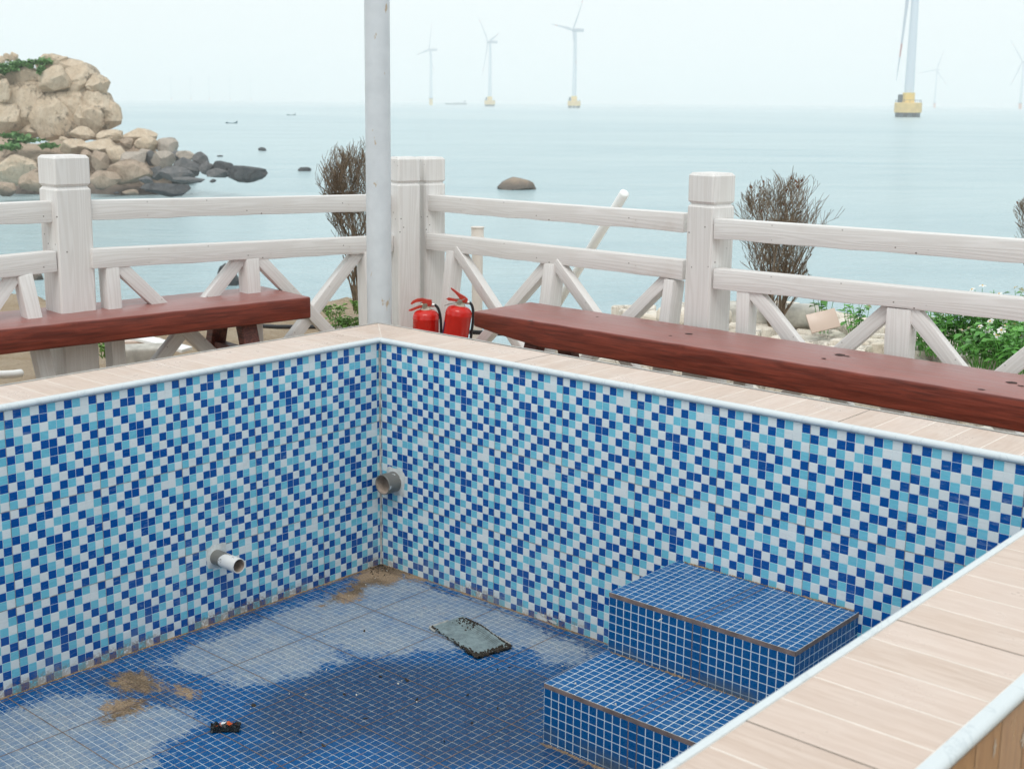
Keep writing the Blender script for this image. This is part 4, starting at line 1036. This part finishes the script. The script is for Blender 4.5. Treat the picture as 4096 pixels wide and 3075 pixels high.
# ------------------------------------------------------------------ shrubs and plants
def shrub(base, H, Wd, seed, label, lean=(0, 0)):
    """Wd: crown radius in metres; twigs are steered to stay inside a rounded, upright crown"""
    rs = random.Random(seed); root = empty('dry_shrub', base, label, 'shrub', 'leafless dry shrubs beyond the railings')
    bm = bmesh.new(); tips = []; cnt = [0]
    def rad(z):
        t = max(0, min(1, z/H)); return Wd*(.12+.96*min(1, t*1.5)) * (1 if t < .78 else max(.3, 1-((t-.78)/.22)**2*.6))
    def grow(p, d, L, r, depth):
        n = 3; pts = [p]; rd = [r]; c = p
        for i in range(n):
            d = (d+Vector((rs.gauss(0, .13), rs.gauss(0, .13), rs.gauss(0, .08)+.09))).normalized()
            q = c+d*L/n; lump = .84+.5*noise.noise(Vector((math.atan2(q.y, q.x)*1.6, q.z*7, seed)))
            if math.hypot(q.x-lean[0]*q.z, q.y-lean[1]*q.z) > rad(q.z)*lump*1.08 or q.z > H*(.95+.14*noise.noise(Vector((q.x*14, q.y*14, seed)))): break
            c = q; pts.append(c); rd.append(max(.0011, r*(1-.35*(i+1)/n)))
        if len(pts) < 2: return
        tube(bm, pts, rd, 3 if depth > 1 else 5, False); cnt[0] += 1; tips.append((pts[-1], d, depth))
        if depth >= 6 or cnt[0] > 3000: return
        for _ in range(rs.choice((2, 3, 3, 4)) if depth < 4 else rs.choice((1, 2, 2, 3))):
            idx = min(len(pts)-2, int((len(pts)-1)*rs.random()**.6)); q = pts[idx].lerp(pts[idx+1], rs.random())
            a = rs.uniform(0, 6.28); sp = rs.uniform(.3, .75)
            nd = (d+Vector((math.cos(a)*sp, math.sin(a)*sp, .12))).normalized()
            grow(q, nd, L*rs.uniform(.6, .95), max(.0011, rd[idx]*rs.uniform(.5, .72)), depth+1)
    stems = []
    for i in range(15):
        t = 2*math.pi*i/15+rs.uniform(-.2, .2); s_ = rs.uniform(.1, .75)*Wd/H*1.5
        stems.append((Vector((math.cos(t)*.03, math.sin(t)*.03, -.02)), Vector((math.cos(t)*s_+lean[0], math.sin(t)*s_+lean[1], 1)).normalized()))
    for k_, (p, d) in enumerate(stems):
        lim = 3000*(k_+1)//15
        cnt0 = cnt[0]; cnt[0] = cnt[0]+(3000-lim); grow(p, d, H*rs.uniform(.33, .45), .0085*rs.uniform(.6, 1.15), 0); cnt[0] -= (3000-lim)
    obj('branches', bm, M['twig'], root)
    bm = bmesh.new()
    cand = [t for t in tips if t[2] >= 2 and t[0].z > H*.55]
    for p, d, _ in rs.sample(cand, min(30, len(cand))):
        a = d.orthogonal().normalized()*.009*rs.uniform(.6, 1.2); b = Vector((0, 0, -.024*rs.uniform(.6, 1.2)))+Vector((rs.gauss(0, .008), rs.gauss(0, .008), 0)); c = a.cross(b).normalized()*.004
        vv = [bm.verts.new(p+x) for x in (Vector(), a+b*.5+c, b, -a+b*.5+c)]; bm.faces.new(vv)
    obj('dead_leaves', bm, M['deadleaf'], root)
    return root
def gat(u, v, z=G): p = onz(u, v, z); return Vector((p.x, p.y, z))
shrub(P(776, 664, 7.75), 1.03, .23, 11, 'leafless dry shrub half hidden by the white pole')
shrub(P(1672, 700, 7.6), .90, .32, 23, 'wide leafless dry shrub behind the right railing, above the kerb block', (.03, .03))
shrub(P(2268, 740, 7.5), .95, .25, 31, 'leafless dry shrub cut by the right edge of the photo')
def leafy(base, H, Wd, seed, nst, nfl, label, mat='leaf', big=.055, group='white daisy plants beyond the right railing', name='daisy_plant', cat='plant'):
    rs = random.Random(seed); root = empty(name, base, label, cat, group)
    sb = bmesh.new(); lb = bmesh.new(); fl = []
    for i in range(nst):
        t = rs.uniform(0, 6.28); s = rs.uniform(0, 1)**.6*Wd; h = H*rs.uniform(.55, 1)
        p0 = Vector((math.cos(t)*s*.5, math.sin(t)*s*.5, -.05)); p1 = Vector((math.cos(t)*s, math.sin(t)*s, h))
        mid = p0.lerp(p1, .5)+Vector((rs.gauss(0, .02), rs.gauss(0, .02), .02)); tube(sb, [p0, mid, p1], [.0028, .0022, .0014], 4, False)
        for k_ in range(rs.randint(4, 7)):
            f = rs.uniform(.25, 1); q = (p0.lerp(mid, f*2) if f < .5 else mid.lerp(p1, f*2-1)); a = rs.uniform(0, 6.28)
            L = big*rs.uniform(.6, 1.3); dd = Vector((math.cos(a), math.sin(a), rs.uniform(-.3, .5))).normalized(); sd_ = dd.cross(Z).normalized()*L*.32
            droop = Vector((0, 0, -L*.22)); vv = [lb.verts.new(q+x) for x in (Vector(), dd*L*.4+sd_+Vector((0, 0, .004)), dd*L+droop, dd*L*.4-sd_+Vector((0, 0, .004)), dd*L*.45-Vector((0, 0, .004)))]
            lb.faces.new((vv[0], vv[1], vv[4])); lb.faces.new((vv[1], vv[2], vv[4])); lb.faces.new((vv[2], vv[3], vv[4])); lb.faces.new((vv[3], vv[0], vv[4]))
        if len(fl) < nfl*2: fl.append(p1+Vector((0, 0, .015)))
    obj('stems', sb, M[mat], root); obj('leaves', lb, M[mat], root, True)
    for p in fl:
        bm = bmesh.new(); tilt = Euler((rs.uniform(-.2, 1.1), rs.uniform(-.6, .6), rs.uniform(0, 6.28))).to_matrix(); rr = .021*rs.uniform(.8, 1.1)
        for k_ in range(6):
            a = 2*math.pi*k_/6+rs.uniform(-.1, .1); c, s = math.cos(a), math.sin(a)
            vv = [bm.verts.new(tilt @ Vector((x*c-y*s, x*s+y*c, z))) for x, y, z in ((.003, 0, 0), (rr*.6, rr*.34, .001), (rr, rr*.16, -.002), (rr, -rr*.16, -.002), (rr*.6, -rr*.34, .001))]; bm.faces.new(vv)
        n0 = len(bm.faces); r_ = bmesh.ops.create_icosphere(bm, subdivisions=1, radius=.0055, matrix=tilt.to_4x4() @ Matrix.Translation((0, 0, .002)) @ Matrix.Diagonal((1, 1, .6, 1)))
        for v in r_['verts']:
            for f in v.link_faces: f.material_index = 1
        o = obj('flower', bm, [M['petal'], M['yolk']], root); o.location = p
    return root
labs = ['sparse daisy plant with thin stalks just right of the loose tile', 'small daisy clump under the lower rail, left of the wide upright', 'leafy daisy clump directly right of the wide upright',
        'dense daisy clump framed by the right diagonal brace', 'tall daisy clump under the lower rail right of the brace', 'low daisy clump at the paving edge right of the brace', 'dense daisy clump near the right edge, behind the front row',
        'daisy clump spilling over the flagstones at the right edge', 'daisy clump cut by the right edge of the photo', 'back row daisy clump between the brace and the right shrub']
for k_, (u, v, D, H, Wd, ns, nf) in enumerate(((1775, 712, 7.5, .24, .09, 6, 3), (1860, 716, 7.4, .20, .12, 12, 2), (1990, 745, 6.9, .22, .15, 34, 4), (2040, 750, 6.6, .24, .17, 42, 6),
        (2100, 745, 6.6, .26, .17, 42, 7), (2130, 775, 6.1, .17, .15, 36, 4), (2180, 758, 6.4, .26, .18, 44, 7), (2200, 788, 5.9, .18, .16, 36, 5), (2270, 790, 6.1, .26, .2, 40, 5), (2150, 735, 7.0, .27, .17, 36, 5))):
    leafy(P(u, v, D), H, Wd, 50+k_, ns, nf, labs[k_])
wl = ['small green weed tuft on the sand left of the pole', 'green weed tuft on the sand touching the pole', 'tiny green weed higher up the sand, left of the pole', 'tiny pale weed on the sandy brink by the shrub', 'small green weed beside the concrete block']
for k_, (u, v, D) in enumerate(((737, 697, 6.95), (782, 697, 6.9), (722, 672, 7.5), (775, 660, 7.7), (233, 752, 6.6))):
    leafy(P(u, v, D), .035, .07, 80+k_, 12, 0, wl[k_], 'weed', .035, 'green weeds on the sand', 'weed', 'weed')

# ------------------------------------------------------------------ boulders
def zb(x, y): return x*.26857, 108+y*.26857
def seaD(v): # depth at which the sea is seen on row v near the left
    d = ray(500, v); return (SEA-CAM.z)/d.z
HR = math.atan2(RT.y, RT.x)
def rock(x, y, rx, ry, mat, label, seed, D, name='boulder', grp='boulders tumbled along the rocky point', amp=.25, facet=6, conv=True, sub=3, cat='boulder'):
    facet = 13; sub = 4
    u, v = zb(x, y) if conv else (x, y); c = P(u, v, D); q = D*K/FPX*(.26857 if conv else 1)
    return blob(name, c, (rx*q*1.08, (rx+ry)*.5*q, ry*q*1.12), M[mat], seed, label, cat, grp, None, sub, amp, 1.2, facet=facet, rot=HR)
# the big outcrop: one landform
oc = empty('rock_outcrop', P(130, 280, 131), 'huge tan granite outcrop split by deep cracks, rising above the horizon at the left edge', 'rock outcrop')
bpy.context.view_layer.update()
def part_blob(x, y, rx, ry, D, seed, mat='rock', nm='rock_mass', amp=.3, facet=12, sub=5):
    u, v = zb(x, y); c = P(u, v, D); q = D*K/FPX*.26857
    o = blob(nm, c, (rx*q*1.08, (rx+ry)*.45*q, ry*q*1.1), M[mat], seed, None, None, None, None, sub, amp, 1.3, facet=facet, rot=HR); return setp(o, oc)
for k_, a in enumerate([(190, 500, 260, 230, 131), (430, 560, 190, 200, 130), (600, 500, 170, 190, 131), (760, 500, 215, 190, 131.5), (880, 530, 95, 125, 131), (455, 240, 130, 120, 129.5), (650, 240, 190, 150, 131.5), (780, 290, 110, 80, 130.5),
                        (190, 230, 190, 120, 131.5), (-60, 330, 160, 150, 130), (20, 340, 80, 90, 128.5), (20, 560, 180, 140, 129.5), (420, 130, 160, 90, 133), (560, 160, 170, 90, 133), (300, 640, 230, 60, 131), (-200, 450, 200, 300, 132), (700, 560, 130, 110, 129.5)]):
    part_blob(*a, 200+k_)
for k_, a in enumerate([(115, 55, 35, 38, 135), (60, 60, 40, 32, 135.5), (10, 90, 40, 40, 134)]): part_blob(*a, 240+k_, nm='top_stone', sub=3)
# scrub on the outcrop: clumps of leaves
def scrub(cs, label):
    bm = bmesh.new(); rs = random.Random(9)
    for x, y, rx, ry, D in cs:
        u, v = zb(x, y); c = P(u, v, D); q = D*K/FPX*.26857
        for _ in range(170):
            p = c+Vector((RT.x, RT.y, 0)).normalized()*rs.gauss(0, .5)*rx*q+Vector((0, 0, rs.gauss(0, .45)*ry*q))+Vector((fw.x, fw.y, 0))*rs.uniform(-1, 1)
            s = rs.uniform(.12, .3); r_ = Euler((rs.uniform(-1, 1), rs.uniform(-1, 1), rs.uniform(0, 6))).to_matrix()
            bm.faces.new([bm.verts.new(p+r_ @ Vector(t)*s) for t in ((-1, -.5, 0), (1, -.5, 0), (.6, .8, 0), (-.6, .6, .2))])
    return tag(obj('scrub', bm, M['moss']), label, 'scrub', kind='stuff')
scrub([(60, 135, 150, 40, 130), (330, 95, 90, 20, 131), (200, 115, 110, 25, 130.5), (20, 170, 50, 22, 129), (335, 170, 8, 40, 128.6)], 'low green scrub on the top of the granite outcrop')
scrub([(90, 690, 110, 22, 124), (60, 780, 110, 22, 123), (400, 770, 60, 14, 124), (200, 730, 110, 14, 124)], 'patchy green scrub on the ledge below the outcrop')
D0 = 122
RK = [(670, 675, 115, 50, 'rock', 'long tan slab tilted under the right foot of the outcrop', 126), (890, 695, 115, 50, 'rock', 'tan slab pointing down right beside the foot of the outcrop', 125.5), (1150, 695, 155, 55, 'rock', 'flat topped tan slab, highest at the right end of the boulder field', 127),
      (800, 785, 175, 66, 'rock', 'broad tan boulder in the middle of the slope', 124), (1030, 750, 58, 40, 'rockbrown', 'small brown boulder under the flat topped slab', 124.5), (1180, 770, 100, 66, 'rock', 'tan boulder below the flat topped slab', 124.5), (1335, 785, 95, 76, 'rockpale', 'pointed pale boulder on the skyline of the slope', 125),
      (590, 780, 110, 55, 'rock', 'tan boulder left of the broad one, above the railing post', 124.2), (950, 845, 95, 66, 'rock', 'round tan boulder below the broad one', 122.5), (1085, 885, 125, 86, 'rockpale', 'large pale boulder in the centre of the field', 122), (800, 900, 85, 76, 'rockbrown', 'brown boulder right beside the railing post top', 121.5),
      (1310, 890, 98, 78, 'rockpale', 'round whitish boulder near the shore', 121.8), (1220, 870, 55, 55, 'rockgrey', 'grey boulder wedged left of the round whitish one', 122.5), (1490, 855, 95, 48, 'rockpale', 'pale flat boulder behind the dark grey ones', 123), (1620, 880, 68, 66, 'rockgrey', 'dark grey block standing at the water side', 121.5),
      (1500, 945, 120, 72, 'rockgrey', 'wide grey boulder below the dark block', 120.5), (850, 1035, 135, 78, 'rockbrown', 'dark brown boulder at the waterline by the railing post', 117.5), (1050, 985, 170, 88, 'rockbrown', 'large brown boulder with a wet foot', 119), (1250, 990, 62, 58, 'rockgrey', 'small round grey boulder at the shore', 119.5),
      (1420, 1010, 155, 60, 'rockgrey', 'low grey brown ledge at the shore', 118.5), (1660, 950, 60, 44, 'rockgrey', 'grey boulder at the end of the shore', 120), (1785, 952, 85, 50, 'rockdark', 'dark rock at the tip of the point', 119.8), (1745, 995, 118, 36, 'rockgrey', 'low grey slab awash at the tip of the point', 118),
      (1990, 990, 155, 66, 'rockdark', 'largest dark rock standing off the tip of the point', 117.5), (1340, 1120, 200, 56, 'rockdark', 'dark humped rock lying in the water in front of the shore', 110), (1062, 1142, 62, 24, 'rockbrown', 'small brown rock in the water left of the humped one', 108.5), (1715, 1055, 28, 13, 'rockdark', 'tiny dark rock in the water below the tip slab', 114.5),
      (1520, 1050, 130, 24, 'rockgrey', 'thin grey ledge awash in front of the shore', 115.5), (515, 722, 40, 22, 'rock', 'small loose stone under the outcrop', 125), (140, 950, 190, 125, 'rock', 'large tan boulder left of the railing post', 117), (50, 1110, 105, 60, 'rockbrown', 'brown rock at the waterline at the left edge', 111), (265, 1060, 100, 85, 'rockbrown', 'brown rock half hidden by the railing post', 112),
      (1150, 830, 60, 30, 'rockpale', 'narrow pale stone between the larger boulders', 123.5), (1420, 850, 60, 40, 'rockgrey', 'small grey stone behind the round whitish boulder', 123), (700, 850, 70, 45, 'rockbrown', 'small brown boulder left of the round tan one', 122.8), (1180, 1050, 60, 26, 'rockgrey', 'low grey rock at the foot of the large brown boulder', 116.5), (940, 1150, 26, 8, 'rockdark', 'tiny rock breaking the surface at the left of the channel', 108)]
for k_, (x, y, rx, ry, mt, lb, D) in enumerate(RK): rock(x, y, rx, ry, mt, lb, 300+k_, D)
# slope under the boulders
bm = bmesh.new(); slope = [(-700, 800), (0, 700), (500, 690), (900, 720), (1250, 790), (1380, 900)]
rows = []
for i, (x, y) in enumerate(slope):
    u, v = zb(x, y+30); top = P(u, v, 127); u2, v2 = zb(x, min(1150, y+300)); b = P(u2, v2, 118); b.z = SEA-1
    back = top+Vector((fw.x, fw.y, 0))*14; back.z = SEA-1
    rows.append([bm.verts.new(p) for p in (back, top, top.lerp(b, .5)+Vector((0, 0, -.3)), b)])
for a, b in zip(rows, rows[1:]):
    for k_ in range(3): bm.faces.new((a[k_], b[k_], b[k_+1], a[k_+1]))
bmesh.ops.subdivide_edges(bm, edges=bm.edges, cuts=4, use_grid_fill=True)
for v in bm.verts: v.co.z += noise.noise(v.co*.3)*1.0
bmesh.ops.recalc_face_normals(bm, faces=bm.faces)
tag(obj('rocky_shore', bm, M['rockbrown'], smooth=True), 'rocky slope under the boulders', kind='structure')
# rocks out in the sea
def searock(u, v, ru, rv, mat, label, seed, amp=.3):
    d = ray(u, v+rv*.8); D = (SEA-CAM.z)/d.z
    return rock(u, v+rv*.35, ru, rv*1.25, mat, label, seed, D, 'sea_rock', 'rocks standing in the sea', amp, 6, False, 3, 'rock')
searock(1112, 398, 45, 14, 'rockbrown', 'brown humped rock standing alone in the sea right of the white pole', 401)
searock(656, 366, 17, 5, 'rockdark', 'low dark rock in the sea left of the dry shrub', 402)
searock(566, 323, 9, 4, 'rockdark', 'small dark rock far out, above the boulder point', 403)
searock(475, 337, 7, 2.2, 'rockdark', 'tiny dark rock far out, just right of the boulder point', 404)
searock(495, 598, 26, 22, 'rockdark', 'near dark rock seen through the left railing above the bench', 405, .4)
searock(470, 612, 10, 5, 'rockdark', 'tiny rock beside the near dark rock', 406)
searock(80, 598, 14, 8, 'rockbrown', 'small brown rock seen through the railing at the far left', 407)

# ------------------------------------------------------------------ turbines
RH = Vector((RT.x, RT.y, 0)).normalized(); FH = Vector((fw.x, fw.y, 0)).normalized()
def turbine(u, D, yaw, phase, base, label, hub=110, blade=62, grp='wind turbines in the sea'):
    d = ray(u, 225); p = CAM+d*D; root = empty('wind_turbine', (p.x, p.y, SEA), label, 'wind turbine', grp)
    # local x = rotor axis direction (towards the rotor)
    ax = (-RH*math.sin(R(yaw))-FH*math.cos(R(yaw))).normalized(); ang = math.atan2(ax.y, ax.x); root.rotation_euler = (0, 0, ang)
    hp_ = 17 if base != 'mono' else 14
    bm = bmesh.new(); lathe(bm, [(3.4, hp_), (2.1, hub-2.5)], 20); shade(obj('tower', bm, M['tower'], root))
    bm = bmesh.new(); box(bm, (-5.5, 0, hub), (15, 4.6, 4.6)); bevel(bm, .8, 2); shade(obj('nacelle', bm, M['blade'], root))
    bm = bmesh.new(); lathe(bm, [(2.2, 2), (2.4, 4), (1.8, 6), (.1, 7)], 14, Matrix.Translation((0, 0, hub)) @ Matrix.Rotation(R(90), 4, 'Y')); shade(obj('hub', bm, M['blade'], root))
    for k_ in range(3):
        a = R(phase+120*k_); bm = bmesh.new(); L = blade; rings = []
        for s, c, t in ((0, 2.4, 2.2), (.06, 3.0, 2.0), (.18, 4.4, 1.2), (.45, 3.0, .7), (.72, 1.9, .45), (.82, 1.5, .35), (.92, 1.1, .28), (1, .35, .12)):
            rings.append([bm.verts.new((4.5+x+3.5*s*s, y, s*L+1)) for x, y in ((t/2, 0), (0, c*.6), (-t/2, 0), (0, -c*.4))])
        for i, (r1, r2) in enumerate(zip(rings, rings[1:])):
            for q_ in range(4): bm.faces.new((r1[q_], r1[(q_+1) % 4], r2[(q_+1) % 4], r2[q_])).material_index = 1 if i == 4 else 0
        bm.faces.new(rings[-1]); bmesh.ops.recalc_face_normals(bm, faces=bm.faces)
        bmesh.ops.rotate(bm, verts=bm.verts, matrix=Matrix.Rotation(a, 3, 'X'), cent=(0, 0, 0)); bmesh.ops.translate(bm, verts=bm.verts, vec=(0, 0, hub))
        obj('blade', bm, [M['blade'], M['bladered']], root)
    if base == 'mono':
        bm = bmesh.new(); lathe(bm, [(3.6, -2), (3.6, 14), (.1, 14)], 16); shade(obj('monopile', bm, M['yellow'] if u < 1000 and u > 800 else M['orange'], root))
        bm = bmesh.new(); lathe(bm, [(5.2, 13.2), (5.2, 14.2), (.1, 14.2)], 16); obj('deck', bm, M['pile'], root)
    else:
        w = 9.5
        bm = bmesh.new(); lathe(bm, [(w, 3.2), (w, 9.8), (w-.6, 10.2), (.1, 10.2)], 20); shade(obj('platform', bm, M['yellow'], root))
        bm = bmesh.new(); lathe(bm, [(4.2, 10.2), (4.2, 17), (.1, 17)], 20); shade(obj('transition_piece', bm, simple('turbine_bright_yellow', (.80, .56, .12), .5), root))
        bm = bmesh.new()
        for t in range(8):
            a = t*math.pi/4+.2; tube(bm, [Vector((math.cos(a)*w*.75, math.sin(a)*w*.75, -2)), Vector((math.cos(a)*w*.75, math.sin(a)*w*.75, 3.3))], 1.5, 8)
        obj('piles', bm, M['pile'], root)
        bm = bmesh.new()
        for t in range(14):
            a = t*2*math.pi/14; tube(bm, [Vector((math.cos(a)*w*.93, math.sin(a)*w*.93, 10.2)), Vector((math.cos(a)*w*.93, math.sin(a)*w*.93, 12))], .12, 4)
        tube(bm, [Vector((math.cos(t*math.pi/10)*w*.93, math.sin(t*math.pi/10)*w*.93, 12)) for t in range(21)], .12, 4, False)
        side = Vector((math.cos(-ang)*RH.x-math.sin(-ang)*RH.y, math.sin(-ang)*RH.x+math.cos(-ang)*RH.y, 0))
        c = -side*6.0+Vector((0, 0, 13)); box(bm, c, (2.2, 2.2, 5.5))
        obj('deck_gear', bm, M['pile'], root)
    return root
turbine(931, 2600, 66, -22, 'mono', 'wind turbine nearest the white pole, one blade pointing left', 110)
turbine(1058, 2240, 68, 42, 'jacket', 'wind turbine with one blade hanging down left, right of the blue ship')
turbine(1240, 1850, 66, -40, 'jacket', 'wind turbine in the middle of the sea with a blade pointing up left')
turbine(1962, 905, 62, 177, 'jacket', 'nearest wind turbine, its thick tower cut by the top of the photo', 118, 92)
turbine(2019, 3800, 45, -20, 'mono', 'faint wind turbine just right of the nearest tower')
turbine(2204, 3050, 60, 35, 'mono', 'wind turbine at the right edge of the photo')
for k_, (u, ph, lb) in enumerate(((371, 0, 'leftmost of the five faint turbines on the horizon above the boats'), (413, 20, 'second from the left of the five faint horizon turbines'), (453, 70, 'middle one of the five faint horizon turbines'), (498, 95, 'fourth from the left of the five faint horizon turbines'), (543, 40, 'rightmost of the five faint turbines on the horizon'))):
    turbine(u, 6200+150*k_, 70, ph, 'mono', lb)

# ------------------------------------------------------------------ boats
def boat(u, v, L, label, kind):
    d = ray(u, v); D = (SEA-CAM.z)/d.z; p = CAM+d*D; root = empty('ship' if kind == 'ship' else 'fishing_boat', (p.x, p.y, SEA), label, 'ship' if kind == 'ship' else 'boat')
    root.rotation_euler = (0, 0, math.atan2(RH.y, RH.x))
    bm = bmesh.new(); secs = [(-.5, .10, .75), (-.44, .6, .45), (-.2, 1, .36), (.3, 1, .34), (.46, .9, .38), (.5, .7, .40)] if kind == 'ship' else [(-.5, .5, .45), (-.3, 1, .25), (.1, 1, .22), (.35, .7, .5), (.5, .08, 1.3)]
    B, Hh = (L*.09, L*.15) if kind == 'ship' else (L*.12, L*.2); rings = []
    for x, w, h in secs: rings.append([bm.verts.new(c) for c in ((x*L, -w*B, h*Hh), (x*L, -w*B*.6, -.4), (x*L, w*B*.6, -.4), (x*L, w*B, h*Hh))])
    for a, b in zip(rings, rings[1:]):
        for k_ in range(4): bm.faces.new((a[k_], a[(k_+1) % 4], b[(k_+1) % 4], b[k_]))
    bm.faces.new(rings[0]); bm.faces.new(rings[-1]); bmesh.ops.recalc_face_normals(bm, faces=bm.faces); obj('hull', bm, M['hull'], root)
    bm = bmesh.new()
    if kind == 'ship':
        for x, w, h in ((.40, .10, .13), (.44, .04, .17), (.1, .5, .05), (-.05, .01, .14), (.22, .01, .13)): box(bm, (x*L, 0, Hh*.35+h*L/2), (w*L, B*1.2, h*L))
        obj('superstructure', bm, M['ship'], root)
    else:
        box(bm, (-.36*L, 0, L*.09), (L*.10, B, L*.10)); bevel(bm, L*.01, 1); obj('cabin', bm, M['hull'], root)
    return root
boat(985, 226.5, 52, 'long low dark ship between the two leftmost near turbines', 'ship')
boat(500, 267, 4.4, 'small dark fishing boat with raised bow above the boulder point', 'boat')
boat(629, 249.5, 5, 'tiny fishing boat farther out, right of the other boat', 'boat')

# ------------------------------------------------------------------ haze
HZ = 1.0/2900
bm = bmesh.new(); box(bm, (0, 0, (SEA-1+185)/2), (40000, 40000, 186-SEA))
hm = bpy.data.materials.new('haze_air'); hm.use_nodes = True; nt_ = hm.node_tree; nt_.nodes.clear()
out = nt_.nodes.new('ShaderNodeOutputMaterial'); pv = nt_.nodes.new('ShaderNodeVolumePrincipled'); pv.inputs['Density'].default_value = HZ; pv.inputs['Color'].default_value = (.996, .999, .999, 1); pv.inputs['Anisotropy'].default_value = -.25
nt_.links.new(pv.outputs[0], out.inputs['Volume'])
hz = obj('haze', bm, hm); tag(hz, 'pale sea haze', kind='stuff')

# ------------------------------------------------------------------ light
SUN_EL, SUN_AZ = 58, 150   # azimuth measured clockwise from +y
w = bpy.data.worlds.new('World'); S.world = w; w.use_nodes = True; t = w.node_tree; bg = t.nodes['Background']
sky = t.nodes.new('ShaderNodeTexSky'); sky.sky_type = 'NISHITA'; sky.sun_disc = False; sky.sun_elevation = R(SUN_EL); sky.sun_rotation = R(SUN_AZ); sky.air_density = 1; sky.dust_density = 6; sky.ozone_density = 1
mx = t.nodes.new('ShaderNodeMix'); mx.data_type = 'RGBA'; mx.inputs[0].default_value = .88; t.links.new(sky.outputs[0], mx.inputs[6]); mx.inputs[7].default_value = (7.75, 8.25, 8.25, 1)
t.links.new(mx.outputs[2], bg.inputs[0]); bg.inputs[1].default_value = .10
sl = bpy.data.lights.new('sun', 'SUN'); sl.energy = .9; sl.angle = R(25); sl.color = (1, .97, .93); so = bpy.data.objects.new('sun', sl); COL.objects.link(so)
dv = Vector((math.sin(R(SUN_AZ))*math.cos(R(SUN_EL)), math.cos(R(SUN_AZ))*math.cos(R(SUN_EL)), math.sin(R(SUN_EL))))
so.rotation_euler = (-dv).to_track_quat('-Z', 'Y').to_euler()
S.view_settings.view_transform = 'Standard'; S.view_settings.look = 'None'; S.view_settings.exposure = 0.46; S.view_settings.gamma = 1
cy = S.cycles; cy.use_denoising = True; cy.max_bounces = 10; cy.diffuse_bounces = 4; cy.glossy_bounces = 4; cy.volume_bounces = 6; cy.transmission_bounces = 2; cy.sample_clamp_indirect = 6
try: cy.denoiser = 'OPENIMAGEDENOISE'
except Exception: pass
